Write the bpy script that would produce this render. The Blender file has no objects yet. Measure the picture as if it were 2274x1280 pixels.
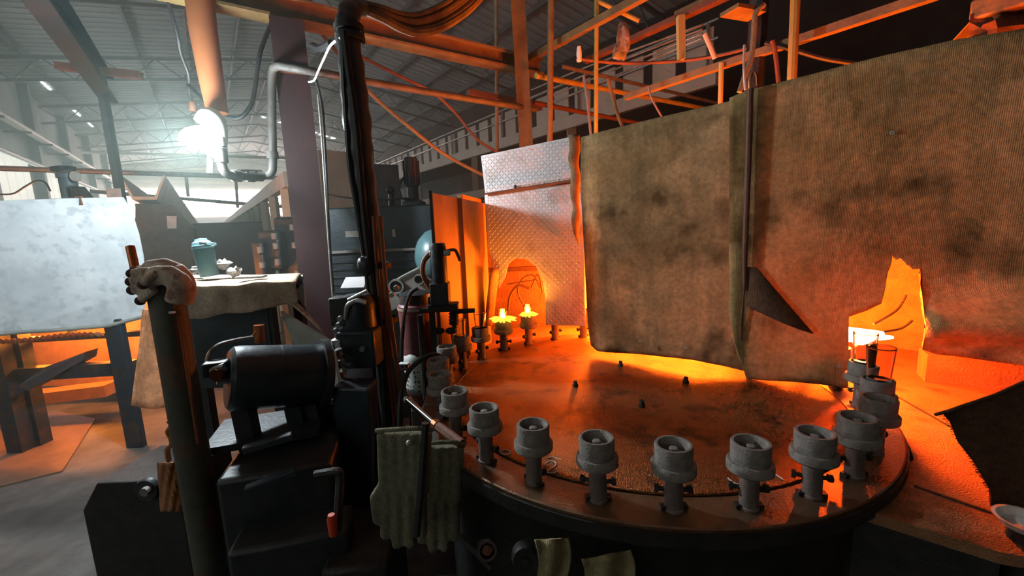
import bpy, bmesh, math, random
from mathutils import Vector, Matrix, noise
random.seed(7)
R = math.radians
SC = bpy.context.scene
COL = SC.collection
# ------------------------------------------------------------------ camera
F, PITCH, ROLL, CZ = 942.0, R(8.6), R(-2.3), 1.6      # focal length in px of a 2274 px wide frame
camd = bpy.data.cameras.new('camera'); cam = bpy.data.objects.new('camera', camd); COL.objects.link(cam)
camd.sensor_width = 36.0; camd.lens = F / 2274 * 36; camd.clip_start = .02; camd.clip_end = 300
cam.matrix_world = Matrix.Translation((0, 0, CZ)) @ Matrix.Rotation(R(90) - PITCH, 4, 'X') @ Matrix.Rotation(ROLL, 4, 'Z')
SC.camera = cam
# ------------------------------------------------------------------ world, exposure
w = bpy.data.worlds.new('world'); SC.world = w; w.use_nodes = True
w.node_tree.nodes['Background'].inputs[0].default_value = (.62, .78, .85, 1)
w.node_tree.nodes['Background'].inputs[1].default_value = .6
vs = SC.view_settings
vs.view_transform = 'Standard'; vs.look = 'None'; vs.exposure = 0.0; vs.gamma = 1.0; vs.use_curve_mapping = False
SC.cycles.use_denoising = True
SC.cycles.use_adaptive_sampling = True; SC.cycles.adaptive_threshold = .06; SC.cycles.adaptive_min_samples = 12
SC.cycles.max_bounces = 5; SC.cycles.diffuse_bounces = 2; SC.cycles.glossy_bounces = 2; SC.cycles.transmission_bounces = 5; SC.cycles.transparent_max_bounces = 6
SC.cycles.volume_bounces = 0; SC.cycles.sample_clamp_indirect = 6
LAMP_W, FIRE_W, DAY, HAZE = 150.0, 290.0, 14.0, .024
FIRE = (1.0, .175, .008)

def light(name, loc, watt, color, radius=.05, kind='POINT', size=None, direction=None):
    d = bpy.data.lights.new(name, kind); d.energy = watt; d.color = color
    if kind == 'AREA':
        d.shape = 'RECTANGLE'; d.size, d.size_y = size
    else:
        d.shadow_soft_size = radius
    o = bpy.data.objects.new(name, d); COL.objects.link(o); o.location = loc
    if direction: o.rotation_euler = Vector(direction).to_track_quat('-Z', 'Y').to_euler()
    return o

# ------------------------------------------------------------------ picking points: pixel of the photograph + a real distance
def ray(px, py):
    x = (px - 1137) / F; y = -(py - 640) / F
    c, s = math.cos(ROLL), math.sin(ROLL); x, y = c*x - s*y, s*x + c*y
    cp, sp = math.cos(PITCH), math.sin(PITCH)
    return Vector((x, cp + y*sp, -sp + y*cp))
O = Vector((0, 0, CZ))
def pz(px, py, z): r = ray(px, py); return O + r*((z - CZ)/r.z)          # on the level plane z
def pd(px, py, Y): r = ray(px, py); return O + r*(Y/r.y)                  # at distance Y ahead
U = Vector((-.576, .817, 0)).normalized(); V = Vector((U.y, -U.x, 0))      # the hall runs along U
def B(u, v, z): return U*u + V*v + Vector((0, 0, z))
def onv(px, py, v): r = ray(px, py); return O + r*(v/r.dot(V))
def onu(px, py, u): r = ray(px, py); return O + r*(u/r.dot(U))
CA = Vector((.43, 2.32, 0)); CD = Vector((.83, -.56, 0)).normalized(); CN = Vector((CD.y, -CD.x, 0))   # curtain line; CN faces the camera
def pc(px, py): r = ray(px, py); return O + r*((CA - Vector((0,0,0))).dot(CN)/r.dot(CN))
def cs(px, py): p = pc(px, py); return (p - CA).dot(CD), p.z
def px_m(n, Y): return n*Y/F

# ------------------------------------------------------------------ materials
MATS = {}
def lin(c):
    return tuple((x/12.92 if x <= .04045 else ((x+.055)/1.055)**2.4) for x in c)
def mat(name, a, b=None, rough=.6, metal=0.0, scale=6.0, bump=0.0, bscale=None, stretch=(1,1,1), c=None, cscale=None, contrast=(.35,.65),
        emit=None, estr=0.0, spec=.5, alpha=1.0, trans=0.0, rvar=0.0):
    m = bpy.data.materials.new(name); m.use_nodes = True; nt = m.node_tree; N = nt.nodes; L = nt.links
    p = N['Principled BSDF']; p.inputs['Roughness'].default_value = rough; p.inputs['Metallic'].default_value = metal
    p.inputs['Specular IOR Level'].default_value = spec
    p.inputs['Base Color'].default_value = (*a, 1)
    tc = N.new('ShaderNodeTexCoord'); mp = N.new('ShaderNodeMapping'); mp.inputs['Scale'].default_value = stretch
    L.new(tc.outputs['Object'], mp.inputs['Vector'])
    if b is not None:
        nz = N.new('ShaderNodeTexNoise'); nz.inputs['Scale'].default_value = scale; nz.inputs['Detail'].default_value = 4; nz.inputs['Roughness'].default_value = .65
        L.new(mp.outputs[0], nz.inputs['Vector'])
        cr = N.new('ShaderNodeValToRGB'); cr.color_ramp.elements[0].position = contrast[0]; cr.color_ramp.elements[1].position = contrast[1]
        cr.color_ramp.elements[0].color = (*a, 1); cr.color_ramp.elements[1].color = (*b, 1)
        L.new(nz.outputs['Fac'], cr.inputs['Fac']); out = cr.outputs[0]
        if c is not None:
            n2 = N.new('ShaderNodeTexNoise'); n2.inputs['Scale'].default_value = cscale or scale*4; n2.inputs['Detail'].default_value = 3
            L.new(mp.outputs[0], n2.inputs['Vector'])
            r2 = N.new('ShaderNodeValToRGB'); r2.color_ramp.elements[0].position = .52; r2.color_ramp.elements[1].position = .66
            L.new(n2.outputs['Fac'], r2.inputs['Fac'])
            mx = N.new('ShaderNodeMixRGB'); L.new(r2.outputs[0], mx.inputs[0]); L.new(out, mx.inputs[1]); mx.inputs[2].default_value = (*c, 1)
            out = mx.outputs[0]
        L.new(out, p.inputs['Base Color'])
        if rvar:
            mr = N.new('ShaderNodeMapRange'); mr.inputs['To Min'].default_value = rough - rvar; mr.inputs['To Max'].default_value = rough + rvar
            L.new(nz.outputs['Fac'], mr.inputs['Value']); L.new(mr.outputs[0], p.inputs['Roughness'])
    if bump:
        nb = N.new('ShaderNodeTexNoise'); nb.inputs['Scale'].default_value = bscale or scale*8; nb.inputs['Detail'].default_value = 2
        L.new(mp.outputs[0], nb.inputs['Vector'])
        bp = N.new('ShaderNodeBump'); bp.inputs['Strength'].default_value = bump; bp.inputs['Distance'].default_value = .01
        L.new(nb.outputs['Fac'], bp.inputs['Height']); L.new(bp.outputs[0], p.inputs['Normal'])
    if emit is not None:
        p.inputs['Emission Color'].default_value = (*emit, 1); p.inputs['Emission Strength'].default_value = estr
    if trans:
        p.inputs['Transmission Weight'].default_value = trans; p.inputs['IOR'].default_value = 1.45
    if alpha < 1: p.inputs['Alpha'].default_value = alpha
    MATS[name] = m; return m
mat('concrete', (.09,.088,.083), (.2,.195,.185), rough=.85, scale=2.2, bump=.5, bscale=60, c=(.05,.048,.045), cscale=1.3)
mat('roof', (.5,.56,.54), (.64,.68,.65), rough=.7, scale=.6, bump=.2, bscale=3)
mat('purlin', (.13,.15,.15), (.2,.22,.22), rough=.6, scale=3)
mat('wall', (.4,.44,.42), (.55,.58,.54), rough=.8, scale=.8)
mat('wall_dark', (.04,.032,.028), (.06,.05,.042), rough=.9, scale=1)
mat('teal_steel', (.035,.055,.065), (.055,.075,.085), rough=.6, scale=3)
mat('pale_pipe', (.7,.71,.58), (.58,.58,.48), rough=.5, scale=5)
mat('dark_steel', (.022,.026,.03), (.045,.05,.055), rough=.45, metal=.3, scale=9, bump=.15, bscale=70)
mat('black_iron', (.012,.012,.012), (.03,.028,.026), rough=.6, scale=14, bump=.3, bscale=90)
mat('blue_black', (.024,.036,.046), (.042,.058,.07), rough=.38, metal=.2, scale=5, bump=.1, bscale=50)
mat('blue_paint', (.01,.024,.05), (.014,.016,.022), rough=.5, scale=8, c=(.05,.03,.02), cscale=18)
mat('red_paint', (.034,.013,.015), (.046,.019,.021), rough=.5, scale=4, bump=.08, bscale=40)
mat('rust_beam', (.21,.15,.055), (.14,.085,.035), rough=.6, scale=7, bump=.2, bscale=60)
mat('rust_red', (.12,.045,.025), (.18,.07,.035), rough=.65, scale=9, bump=.2)
mat('yellow_pipe', (.42,.34,.06), (.32,.23,.05), rough=.5, scale=9)
mat('brass', (.55,.45,.28), (.4,.3,.18), rough=.4, metal=.5, scale=9)
mat('galv', (.34,.36,.34), (.5,.52,.48), rough=.4, metal=.6, scale=12, bump=.1, bscale=60)
mat('old_pipe', (.075,.068,.06), (.12,.11,.1), rough=.6, scale=10, bump=.2)
mat('grey_pipe', (.2,.19,.18), (.3,.28,.26), rough=.5, metal=.4, scale=10, bump=.15)
mat('orange_duct', (.24,.075,.022), (.3,.1,.035), rough=.65, scale=3)
mat('white_sheet', (.5,.56,.59), (.7,.75,.77), rough=.6, scale=3.2, c=(.46,.51,.54), cscale=16, bump=.08, bscale=12)
mat('alu', (.62,.6,.62), (.7,.68,.7), rough=.42, metal=.35, scale=4, c=(.5,.47,.46), cscale=7)
mat('rust_panel', (.26,.12,.05), (.36,.18,.08), rough=.6, scale=5, stretch=(3,3,.7), bump=.15, bscale=40)
def cloth_mat(name, a, b, c, glow=0.0, fine=50.0, soot=0.0):
    m = mat(name, a, b, rough=.95, scale=2.6, c=c, cscale=4.2, contrast=(.32,.68), spec=.2)
    nt = m.node_tree; N = nt.nodes; L = nt.links; p = N['Principled BSDF']; out = N['Material Output']
    tc = N.new('ShaderNodeTexCoord'); hs = []
    for dr in ('X', 'Z'):
        wv = N.new('ShaderNodeTexWave'); wv.wave_type = 'BANDS'; wv.bands_direction = dr; wv.inputs['Scale'].default_value = 75; wv.inputs['Distortion'].default_value = 2.5
        wv.inputs['Detail'].default_value = 2; wv.inputs['Detail Scale'].default_value = 1.5
        L.new(tc.outputs['Object'], wv.inputs['Vector']); hs.append(wv.outputs['Fac'])
    ad = N.new('ShaderNodeMath'); ad.operation = 'ADD'; L.new(hs[0], ad.inputs[0]); L.new(hs[1], ad.inputs[1])
    bp = N.new('ShaderNodeBump'); bp.inputs['Strength'].default_value = .35; bp.inputs['Distance'].default_value = .004
    L.new(ad.outputs[0], bp.inputs['Height']); L.new(bp.outputs[0], p.inputs['Normal'])
    # fine dirt: speckle and long vertical streaks
    src = p.inputs['Base Color'].links[0].from_socket
    for sc_, st, lo, hi in ((fine, (1, 1, 1), .75, 1.25), (9.0, (1, 1, .12), .8, 1.2)) + (((1.5, (1, 1, 1.5), 1.0 - soot*1.2, 1.12),) if soot else ()):
        mp = N.new('ShaderNodeMapping'); mp.inputs['Scale'].default_value = st; L.new(tc.outputs['Object'], mp.inputs['Vector'])
        nz = N.new('ShaderNodeTexNoise'); nz.inputs['Scale'].default_value = sc_; nz.inputs['Detail'].default_value = 3; nz.inputs['Roughness'].default_value = .7; L.new(mp.outputs[0], nz.inputs['Vector'])
        mr = N.new('ShaderNodeMapRange'); mr.inputs['From Min'].default_value = .3; mr.inputs['From Max'].default_value = .7; mr.inputs['To Min'].default_value = lo; mr.inputs['To Max'].default_value = hi
        L.new(nz.outputs['Fac'], mr.inputs['Value'])
        vm = N.new('ShaderNodeVectorMath'); vm.operation = 'SCALE'; L.new(src, vm.inputs[0]); L.new(mr.outputs[0], vm.inputs['Scale']); src = vm.outputs[0]
    L.new(src, p.inputs['Base Color'])
    if glow:                                                        # loosely woven: part of the light passes through
        tl = N.new('ShaderNodeBsdfTranslucent'); L.new(src, tl.inputs['Color']); mx = N.new('ShaderNodeMixShader'); mx.inputs[0].default_value = glow
        L.new(p.outputs[0], mx.inputs[1]); L.new(tl.outputs[0], mx.inputs[2]); L.new(mx.outputs[0], out.inputs['Surface'])
    return m
cloth_mat('curtain', (.42,.26,.11), (.7,.52,.28), (.2,.115,.05), glow=.16, soot=.45)
cloth_mat('curtain_b', (.42,.27,.1), (.66,.48,.235), (.24,.14,.055), glow=.24, soot=.25)
cloth_mat('rough_strip', (.16,.11,.06), (.27,.2,.11), (.09,.06,.03), fine=120)
cloth_mat('burlap', (.5,.39,.29), (.66,.54,.42), (.38,.29,.2), glow=.25, fine=90)
cloth_mat('canvas_green', (.17,.165,.11), (.25,.24,.17), (.11,.105,.07))
cloth_mat('ochre_cloth', (.28,.24,.12), (.38,.33,.17), (.18,.15,.08))
cloth_mat('dark_felt', (.10,.05,.03), (.15,.075,.045), (.07,.035,.02))
cloth_mat('beige_cloth', (.74,.5,.35), (.82,.58,.42), (.62,.4,.27), glow=.62)
mat('glove', (.74,.66,.56), (.5,.38,.3), rough=.95, scale=16, bump=.5, bscale=160, c=(.3,.17,.13), cscale=25)
mat('glove_tip', (.05,.03,.035), (.1,.06,.06), rough=.9, scale=30)
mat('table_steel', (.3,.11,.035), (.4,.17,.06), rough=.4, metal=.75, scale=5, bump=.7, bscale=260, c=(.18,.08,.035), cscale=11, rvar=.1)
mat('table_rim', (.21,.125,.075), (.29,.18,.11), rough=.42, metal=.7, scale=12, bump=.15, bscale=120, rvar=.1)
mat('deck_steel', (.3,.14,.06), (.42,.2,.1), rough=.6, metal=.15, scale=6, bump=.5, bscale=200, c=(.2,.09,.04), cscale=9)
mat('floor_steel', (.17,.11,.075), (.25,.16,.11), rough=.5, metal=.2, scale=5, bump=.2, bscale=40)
mat('ceramic', (.19,.17,.15), (.28,.255,.235), rough=.85, scale=28, bump=.25, bscale=150, c=(.18,.16,.145), cscale=40)
mat('cup_inside', (.16,.14,.13), (.26,.23,.21), rough=.9, scale=40, bump=.3)
mat('post_iron', (.17,.135,.12), (.26,.2,.18), rough=.6, metal=.3, scale=20, bump=.2)
mat('glass', (1,1,1), rough=.03, trans=1.0)
mat('hot_glass', (1,.8,.6), rough=.05, trans=1.0)
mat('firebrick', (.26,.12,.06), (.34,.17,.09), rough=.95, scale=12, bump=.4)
mat('chrome', (.7,.72,.72), rough=.18, metal=1.0)
mat('beam_dark', (.014,.022,.027), (.022,.032,.037), rough=.6, scale=3)
mat('railing_cream', (.74,.72,.6), (.84,.82,.7), rough=.7, scale=1.5)
mat('dusty_cable', (.13,.1,.075), (.2,.155,.115), rough=.8, scale=14)
mat('teal_plastic', (.075,.16,.18), (.095,.2,.22), rough=.35, scale=4)
mat('teal_lid', (.18,.36,.42), rough=.35)
mat('paper', (.74,.72,.74), (.66,.64,.66), rough=.8, scale=5)
mat('crumple', (.3,.29,.27), (.42,.4,.38), rough=.8, scale=14, bump=.8, bscale=40)
mat('maroon', (.16,.045,.055), (.22,.075,.08), rough=.5, scale=4, stretch=(1,1,6))
mat('label_white', (.62,.68,.66), (.5,.56,.55), rough=.6, scale=9)
mat('ink', (.03,.05,.06), rough=.7)
mat('rubber', (.015,.015,.016), (.03,.03,.03), rough=.55, scale=20)
mat('tape_cable', (.02,.022,.026), (.055,.06,.065), rough=.32, scale=7, stretch=(1,1,.25), bump=.25, bscale=14)
mat('cable_rust', (.2,.07,.03), (.3,.11,.05), rough=.6, scale=10)
mat('red_plastic', (.7,.07,.02), rough=.4)
mat('copper', (.5,.17,.06), (.34,.1,.04), rough=.35, metal=.7, scale=20)
mat('amber', (.4,.15,.035), (.26,.085,.02), rough=.3, scale=14, bump=.3, bscale=30)
mat('green_board', (.34,.4,.36), (.45,.5,.46), rough=.6, scale=5)
mat('chalk', (.85,.82,.78), rough=.9)
mat('white_plastic', (.75,.78,.76), rough=.4)
mat('beige_trough', (.4,.38,.31), (.5,.47,.4), rough=.6, scale=3)
mat('cream_panel', (.36,.34,.26), (.46,.44,.35), rough=.7, scale=1.5)
mat('yellow_grn', (.45,.42,.16), rough=.6)
mat('daylight', (.8,.8,.8), emit=(1,.97,.86), estr=DAY)
mat('daylight_soft', (.5,.55,.5), emit=(.93,1,.86), estr=.9)
mat('bulb', (1,1,1), emit=(.85,.97,1), estr=60)
mat('slit', (1,1,1), emit=(.9,1,1), estr=9)
def flame_mat(name, core, edge, s0, s1):
    m = bpy.data.materials.new(name); m.use_nodes = True; nt = m.node_tree; N = nt.nodes; L = nt.links
    N.remove(N['Principled BSDF']); e = N.new('ShaderNodeEmission'); tr = N.new('ShaderNodeBsdfTransparent'); mx = N.new('ShaderNodeMixShader')
    lw = N.new('ShaderNodeTexNoise'); lw.inputs['Scale'].default_value = 30
    rp = N.new('ShaderNodeValToRGB'); rp.color_ramp.elements[0].color = (*core, 1); rp.color_ramp.elements[1].color = (*edge, 1)
    rp.color_ramp.elements[0].position = .4; rp.color_ramp.elements[1].position = .7
    L.new(lw.outputs['Fac'], rp.inputs['Fac']); L.new(rp.outputs[0], e.inputs['Color']); e.inputs['Strength'].default_value = s0
    mx.inputs[0].default_value = s1
    L.new(tr.outputs[0], mx.inputs[1]); L.new(e.outputs[0], mx.inputs[2]); L.new(mx.outputs[0], N['Material Output'].inputs['Surface'])
    MATS[name] = m
flame_mat('flame_white', (1,.9,.72), (1,.78,.45), 9.0, .95)
flame_mat('flame_yellow', (1,.6,.04), (1,.32,.01), 3.2, .75)
flame_mat('flame_tip', (1,.9,.6), (1,.7,.3), 6.0, .8)

for k_ in ('daylight', 'daylight_soft', 'slit', 'flame_white', 'flame_yellow', 'flame_tip', 'bulb'): MATS[k_].cycles.emission_sampling = 'NONE'   # lamps beside them carry the sampled light
SC.cycles.caustics_reflective = False; SC.cycles.caustics_refractive = False
# ------------------------------------------------------------------ mesh builder
class MB:
    def __init__(s): s.v = []; s.f = []
    def add(s, vs, fs):
        n = len(s.v); s.v += [Vector(q) for q in vs]; s.f += [tuple(i + n for i in q) for q in fs]; return s
    def box(s, c, size, rz=0.0, rot=None):
        M = rot if rot is not None else Matrix.Rotation(rz, 3, 'Z'); c = Vector(c); hx, hy, hz = size[0]/2, size[1]/2, size[2]/2
        vs = [c + M @ Vector((x, y, z)) for x in (-hx, hx) for y in (-hy, hy) for z in (-hz, hz)]
        return s.add(vs, [(0,1,3,2),(4,6,7,5),(0,4,5,1),(2,3,7,6),(0,2,6,4),(1,5,7,3)])
    def bar(s, p, q, w, h, up=(0,0,1)):
        p, q = Vector(p), Vector(q); d = (q - p).normalized(); up = Vector(up)
        if abs(d.dot(up)) > .99: up = Vector((0,1,0))
        a = d.cross(up).normalized(); b = a.cross(d).normalized()
        vs = [e + a*sx*w/2 + b*sz*h/2 for e in (p, q) for sx, sz in ((-1,-1),(1,-1),(1,1),(-1,1))]
        return s.add(vs, [(3,2,1,0),(4,5,6,7),(0,1,5,4),(1,2,6,5),(2,3,7,6),(3,0,4,7)])
    def tube(s, pts, r, seg=8, cap=True):
        pts = [Vector(p) for p in pts]; n = len(pts); rs = r if isinstance(r, (list, tuple)) else [r]*n
        t0 = (pts[1] - pts[0]).normalized(); a = t0.orthogonal().normalized(); vs = []
        for i, p in enumerate(pts):
            t = (pts[min(i+1, n-1)] - pts[max(i-1, 0)]).normalized()
            a = (a - t*a.dot(t)).normalized(); b = t.cross(a)
            vs += [p + (a*math.cos(k*2*math.pi/seg) + b*math.sin(k*2*math.pi/seg))*rs[i] for k in range(seg)]
        fs = [(i*seg+k, i*seg+(k+1) % seg, (i+1)*seg+(k+1) % seg, (i+1)*seg+k) for i in range(n-1) for k in range(seg)]
        if cap: fs += [tuple(range(seg-1, -1, -1)), tuple((n-1)*seg+k for k in range(seg))]
        return s.add(vs, fs)
    def lathe(s, prof, c=(0,0,0), axis=None, seg=32):
        c = Vector(c); M = Matrix.Identity(3) if axis is None else Vector((0,0,1)).rotation_difference(Vector(axis)).to_matrix()
        vs = []; n = len(prof)
        for r, z in prof: vs += [c + M @ Vector((max(r,1e-5)*math.cos(k*2*math.pi/seg), max(r,1e-5)*math.sin(k*2*math.pi/seg), z)) for k in range(seg)]
        return s.add(vs, [(i*seg+k, i*seg+(k+1) % seg, (i+1)*seg+(k+1) % seg, (i+1)*seg+k) for i in range(n-1) for k in range(seg)])
    def prism(s, poly, t):
        poly = [Vector(p) for p in poly]; n = len(poly); t = Vector(t)
        return s.add(poly + [p + t for p in poly], [tuple(range(n-1,-1,-1)), tuple(range(n, 2*n))] + [(i, (i+1) % n, n+(i+1) % n, n+i) for i in range(n)])
    def grid(s, fn, nu, nv):
        vs = [fn(i/nu, j/nv) for i in range(nu+1) for j in range(nv+1)]
        return s.add(vs, [(i*(nv+1)+j, (i+1)*(nv+1)+j, (i+1)*(nv+1)+j+1, i*(nv+1)+j+1) for i in range(nu) for j in range(nv)])
    def ball(s, c, r, seg=12, rings=8, jitter=0.0, M=None):
        c = Vector(c); r = Vector(r) if not isinstance(r, (int, float)) else Vector((r, r, r)); vs = []
        for i in range(rings+1):
            th = math.pi*i/rings
            for k in range(seg):
                ph = 2*math.pi*k/seg; d = Vector((math.sin(th)*math.cos(ph), math.sin(th)*math.sin(ph), math.cos(th)))
                q = Vector((d.x*r.x, d.y*r.y, d.z*r.z))*(1 + jitter*noise.noise(d*2.3 + c*7))
                vs.append(c + (M @ q if M else q))
        return s.add(vs, [(i*seg+k, (i+1)*seg+k, (i+1)*seg+(k+1) % seg, i*seg+(k+1) % seg) for i in range(rings) for k in range(seg)])

def spline(pts, n=8):
    P = [Vector(p) for p in pts]; out = []
    for i in range(len(P)-1):
        a, b, c, d = P[max(i-1,0)], P[i], P[i+1], P[min(i+2, len(P)-1)]
        for k in range(n):
            t = k/n; out.append(.5*((2*b) + (c-a)*t + (2*a-5*b+4*c-d)*t*t + (3*b-a-3*c+d)*t**3))
    return out + [P[-1]]

ORG = {}
def obj(name, mb, m, parent=None, bevel=0.0, smooth=35, solid=0.0, remesh=0.0, subsurf=0):
    org = ORG[parent] if parent is not None else None
    if org is None:
        xs = [q.x for q in mb.v]; ys = [q.y for q in mb.v]; zs = [q.z for q in mb.v]
        org = Vector(((min(xs)+max(xs))/2, (min(ys)+max(ys))/2, min(zs)))
    me = bpy.data.meshes.new(name); me.from_pydata([q - org for q in mb.v], [], mb.f); me.validate()
    bm = bmesh.new(); bm.from_mesh(me); bmesh.ops.remove_doubles(bm, verts=bm.verts, dist=1e-6); bmesh.ops.recalc_face_normals(bm, faces=bm.faces); bm.to_mesh(me); bm.free()
    me.materials.append(MATS[m]); o = bpy.data.objects.new(name, me); COL.objects.link(o)
    if smooth:
        me.polygons.foreach_set('use_smooth', [True]*len(me.polygons)); me.set_sharp_from_angle(angle=R(smooth))
    if parent is not None: o.parent = parent
    else: o.location = org
    ORG[o] = org
    if remesh:
        md = o.modifiers.new('remesh', 'REMESH'); md.mode = 'VOXEL'; md.voxel_size = remesh; md.use_smooth_shade = True
        md = o.modifiers.new('smooth', 'SMOOTH'); md.iterations = 4
    if solid:
        md = o.modifiers.new('thickness', 'SOLIDIFY'); md.thickness = solid; md.offset = 0
    if bevel:
        md = o.modifiers.new('bevel', 'BEVEL'); md.width = bevel; md.segments = 2; md.limit_method = 'ANGLE'
    if subsurf:
        md = o.modifiers.new('sub', 'SUBSURF'); md.levels = subsurf; md.render_levels = subsurf
    return o
def tag(o, label, cat, group=None):
    o['label'] = label; o['category'] = cat
    if group: o['group'] = group
    return o
def thing(name, loc, label, cat, group=None):
    o = bpy.data.objects.new(name, None); COL.objects.link(o); o.location = Vector(loc); o.empty_display_size = .05; ORG[o] = Vector(loc)
    return tag(o, label, cat, group)
def struct(name, mb, m, parent=None, **k):
    o = obj(name, mb, m, parent, **k)
    if parent is None: o['kind'] = 'structure'
    return o
def Z(z): return Vector((0, 0, z))
# ------------------------------------------------------------------ the hall
UZ = math.atan2(U.y, U.x)
def roof_z(v): return 8.2 + .16*v if v < 3.5 else 8.76 - .16*(v - 3.5)
struct('floor', MB().box(B(20, 3, -.05), (56, 18, .1), UZ), 'concrete', smooth=0)
wl = struct('wall_left', MB().box(B(21, -5.15, 3.7), (54, .2, 7.4), UZ), 'wall', smooth=0)
for i in range(-3, 9):
    struct('column', MB().box(B(9 + 5*i, -4.92, 3.7), (.32, .3, 7.4), UZ), 'teal_steel', wl, smooth=0)
for z, r in ((5.45, .13), (4.35, .09)):
    struct('wall_pipe', MB().tube([B(-7, -4.62, z), B(45, -4.62, z)], r, 10), 'pale_pipe', wl)
for i in range(16):
    struct('pipe_bracket', MB().bar(B(9.5+2.4*i, -5.05, 5.28), B(9.5+2.4*i, -4.4, 5.28), .07, .07), 'teal_steel', wl, smooth=0)
n = 0
for i in range(-3, 8):                                                # tall windows low on the left wall; the unseen nearest ones added for fill
    n += 1; u0 = 9.9 + 5*i
    wn = struct(f'window_{n}', MB().box(B(u0+1.6, -5.03, 3.6), (3.3, .06, 2.1), UZ), 'pale_pipe', smooth=0)
    for k in range(4):
        struct('pane', MB().box(B(u0+.4+.8*k, -4.985, 3.6), (.66, .03, 1.85), UZ), 'daylight_soft', wn, smooth=0)
wb = struct('wall_back', MB().box(B(46.2, 3, 1.4), (.2, 17, 2.8), UZ).box(B(46.2, 3, 7.5), (.2, 17, 3.6), UZ), 'wall', smooth=0)
for z0, z1 in ((4.45, 5.6), (3.3, 4.2)):                          # bright clerestory strips of the end wall
    n += 1
    wn = struct(f'window_{n}', MB().box(B(46.15, 3, (z0+z1)/2), (.08, 16, z1-z0+.25), UZ), 'beige_trough', smooth=0)
    for k in range(10):
        struct('pane', MB().box(B(46.05, -4.3 + 1.6*k, (z0+z1)/2), (.05, 1.5, z1-z0), UZ), 'daylight', wn, smooth=0)
for z in (6.2, 6.75, 7.3): struct('girt', MB().box(B(46.0, 3, z), (.1, 16.5, .18), UZ), 'pale_pipe', wb, smooth=0)
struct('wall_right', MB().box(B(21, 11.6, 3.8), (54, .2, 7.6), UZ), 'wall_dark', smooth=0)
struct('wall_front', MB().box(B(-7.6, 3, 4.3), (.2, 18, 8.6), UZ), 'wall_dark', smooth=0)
# roof: two slopes of ribbed sheet, purlins along the hall, light lattice trusses across it
cm = MB()
for v0, v1 in ((-5.3, 3.5), (3.5, 11.8)):
    a, b = roof_z(v0), roof_z(v1)
    cm.prism([B(-8, v0, a), B(-8, v1, b), B(47, v1, b), B(47, v0, a)], Z(.06))
ceil = struct('ceiling', cm, 'roof', smooth=0)
rib = MB()
for k in range(150):
    u = -7 + k*.36
    for v0, v1 in ((-5.2, 3.5), (3.5, 11.6)): rib.bar(B(u, v0, roof_z(v0)-.01), B(u, v1, roof_z(v1)-.01), .07, .035)
rb = struct('sheet_rib', rib, 'roof', ceil, smooth=0); rb['kind'] = 'stuff'
for v in (-4, -2.6, -1.2, .2, 1.6, 3.0, 4.4, 5.8, 7.2, 8.6, 10):
    struct('purlin', MB().bar(B(-7, v, roof_z(v)-.12), B(46, v, roof_z(v)-.12), .07, .16), 'purlin', ceil, smooth=0)
for u in (2, 8, 14, 20, 26, 32, 38, 44):
    m = MB()
    for v0, v1 in ((-5, 3.5), (3.5, 11.4)):
        nn = 6; dv = (v1-v0)/nn
        m.bar(B(u, v0, roof_z(v0)-.3), B(u, v1, roof_z(v1)-.3), .08, .1)
        m.bar(B(u, v0, roof_z(v0)-.95), B(u, v1, roof_z(v1)-1.0), .06, .08)
        for k in range(nn):
            va = v0 + dv*k; vb = va + dv/2; vc = va + dv
            m.bar(B(u, va, roof_z(va)-.3), B(u, vb, roof_z(vb)-.95), .04, .04)
            m.bar(B(u, vb, roof_z(vb)-.95), B(u, vc, roof_z(vc)-.3), .04, .04)
    struct('truss', m, 'purlin', ceil, smooth=0)
for k in range(11):
    v = 3.7 + .42*k + .05*(k % 3)
    struct('roof_gap', MB().box(B(31 + .12*k, v, roof_z(v)-.06), (.12, .2 + .07*(k % 3), .02), UZ), 'slit', ceil, smooth=0)
for u, v in ((24, -4.3), (28.5, -4.25), (31, -4.2)):
    struct('roof_gap', MB().box(B(u, v, roof_z(v)-.03), (1.2, .06, .02), UZ), 'slit', ceil, smooth=0)
# ------------------------------------------------------------------ mezzanine walkway along the right
wk = thing('mezzanine_walkway', B(14, 9, 0), 'steel mezzanine walkway with cream railing panels high at the back', 'walkway')
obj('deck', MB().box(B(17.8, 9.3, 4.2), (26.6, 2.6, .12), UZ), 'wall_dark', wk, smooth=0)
obj('edge_beam', MB().box(B(17.8, 7.98, 4.14), (26.6, .12, .3), UZ), 'railing_cream', wk, smooth=0)
for z in (5.12, 4.8):
    obj('rail', MB().tube([B(4.5, 7.98, z), B(31, 7.98, z)], .025, 6), 'galv', wk)
for k in range(34):
    u = 4.9 + .78*k
    obj('railing_panel', MB().box(B(u, 8.05, 4.68), (.54, .03, .74), UZ), 'railing_cream', wk, smooth=0)
for k in range(8):
    u = 4.7 + 3.4*k
    obj('baluster', MB().bar(B(u, 7.98, 4.2), B(u, 7.98, 5.12), .05, .05), 'galv', wk, smooth=0)
for k in range(5):
    u = 8.5 + 5*k
    obj('leg', MB().bar(B(u, 8.1, 0), B(u, 8.1, 4.05), .22, .22), 'cream_panel', wk, smooth=0)
pf = thing('platform', B(12, 7, 0), 'lower pale steel platform under the mezzanine behind the rust panel', 'platform')
obj('edge_beam', MB().bar(B(8, 7.0, 2.55), B(26, 7.0, 2.55), .12, .24), 'cream_panel', pf, smooth=0)
obj('deck', MB().box(B(17, 8.0, 2.6), (18, 2.0, .08), UZ), 'beige_trough', pf, smooth=0)
for k in range(5):
    obj('post', MB().bar(B(8.6 + 4*k, 7.05, 0), B(8.6 + 4*k, 7.05, 2.45), .14, .14), 'cream_panel', pf, smooth=0)
lat = MB()
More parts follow.
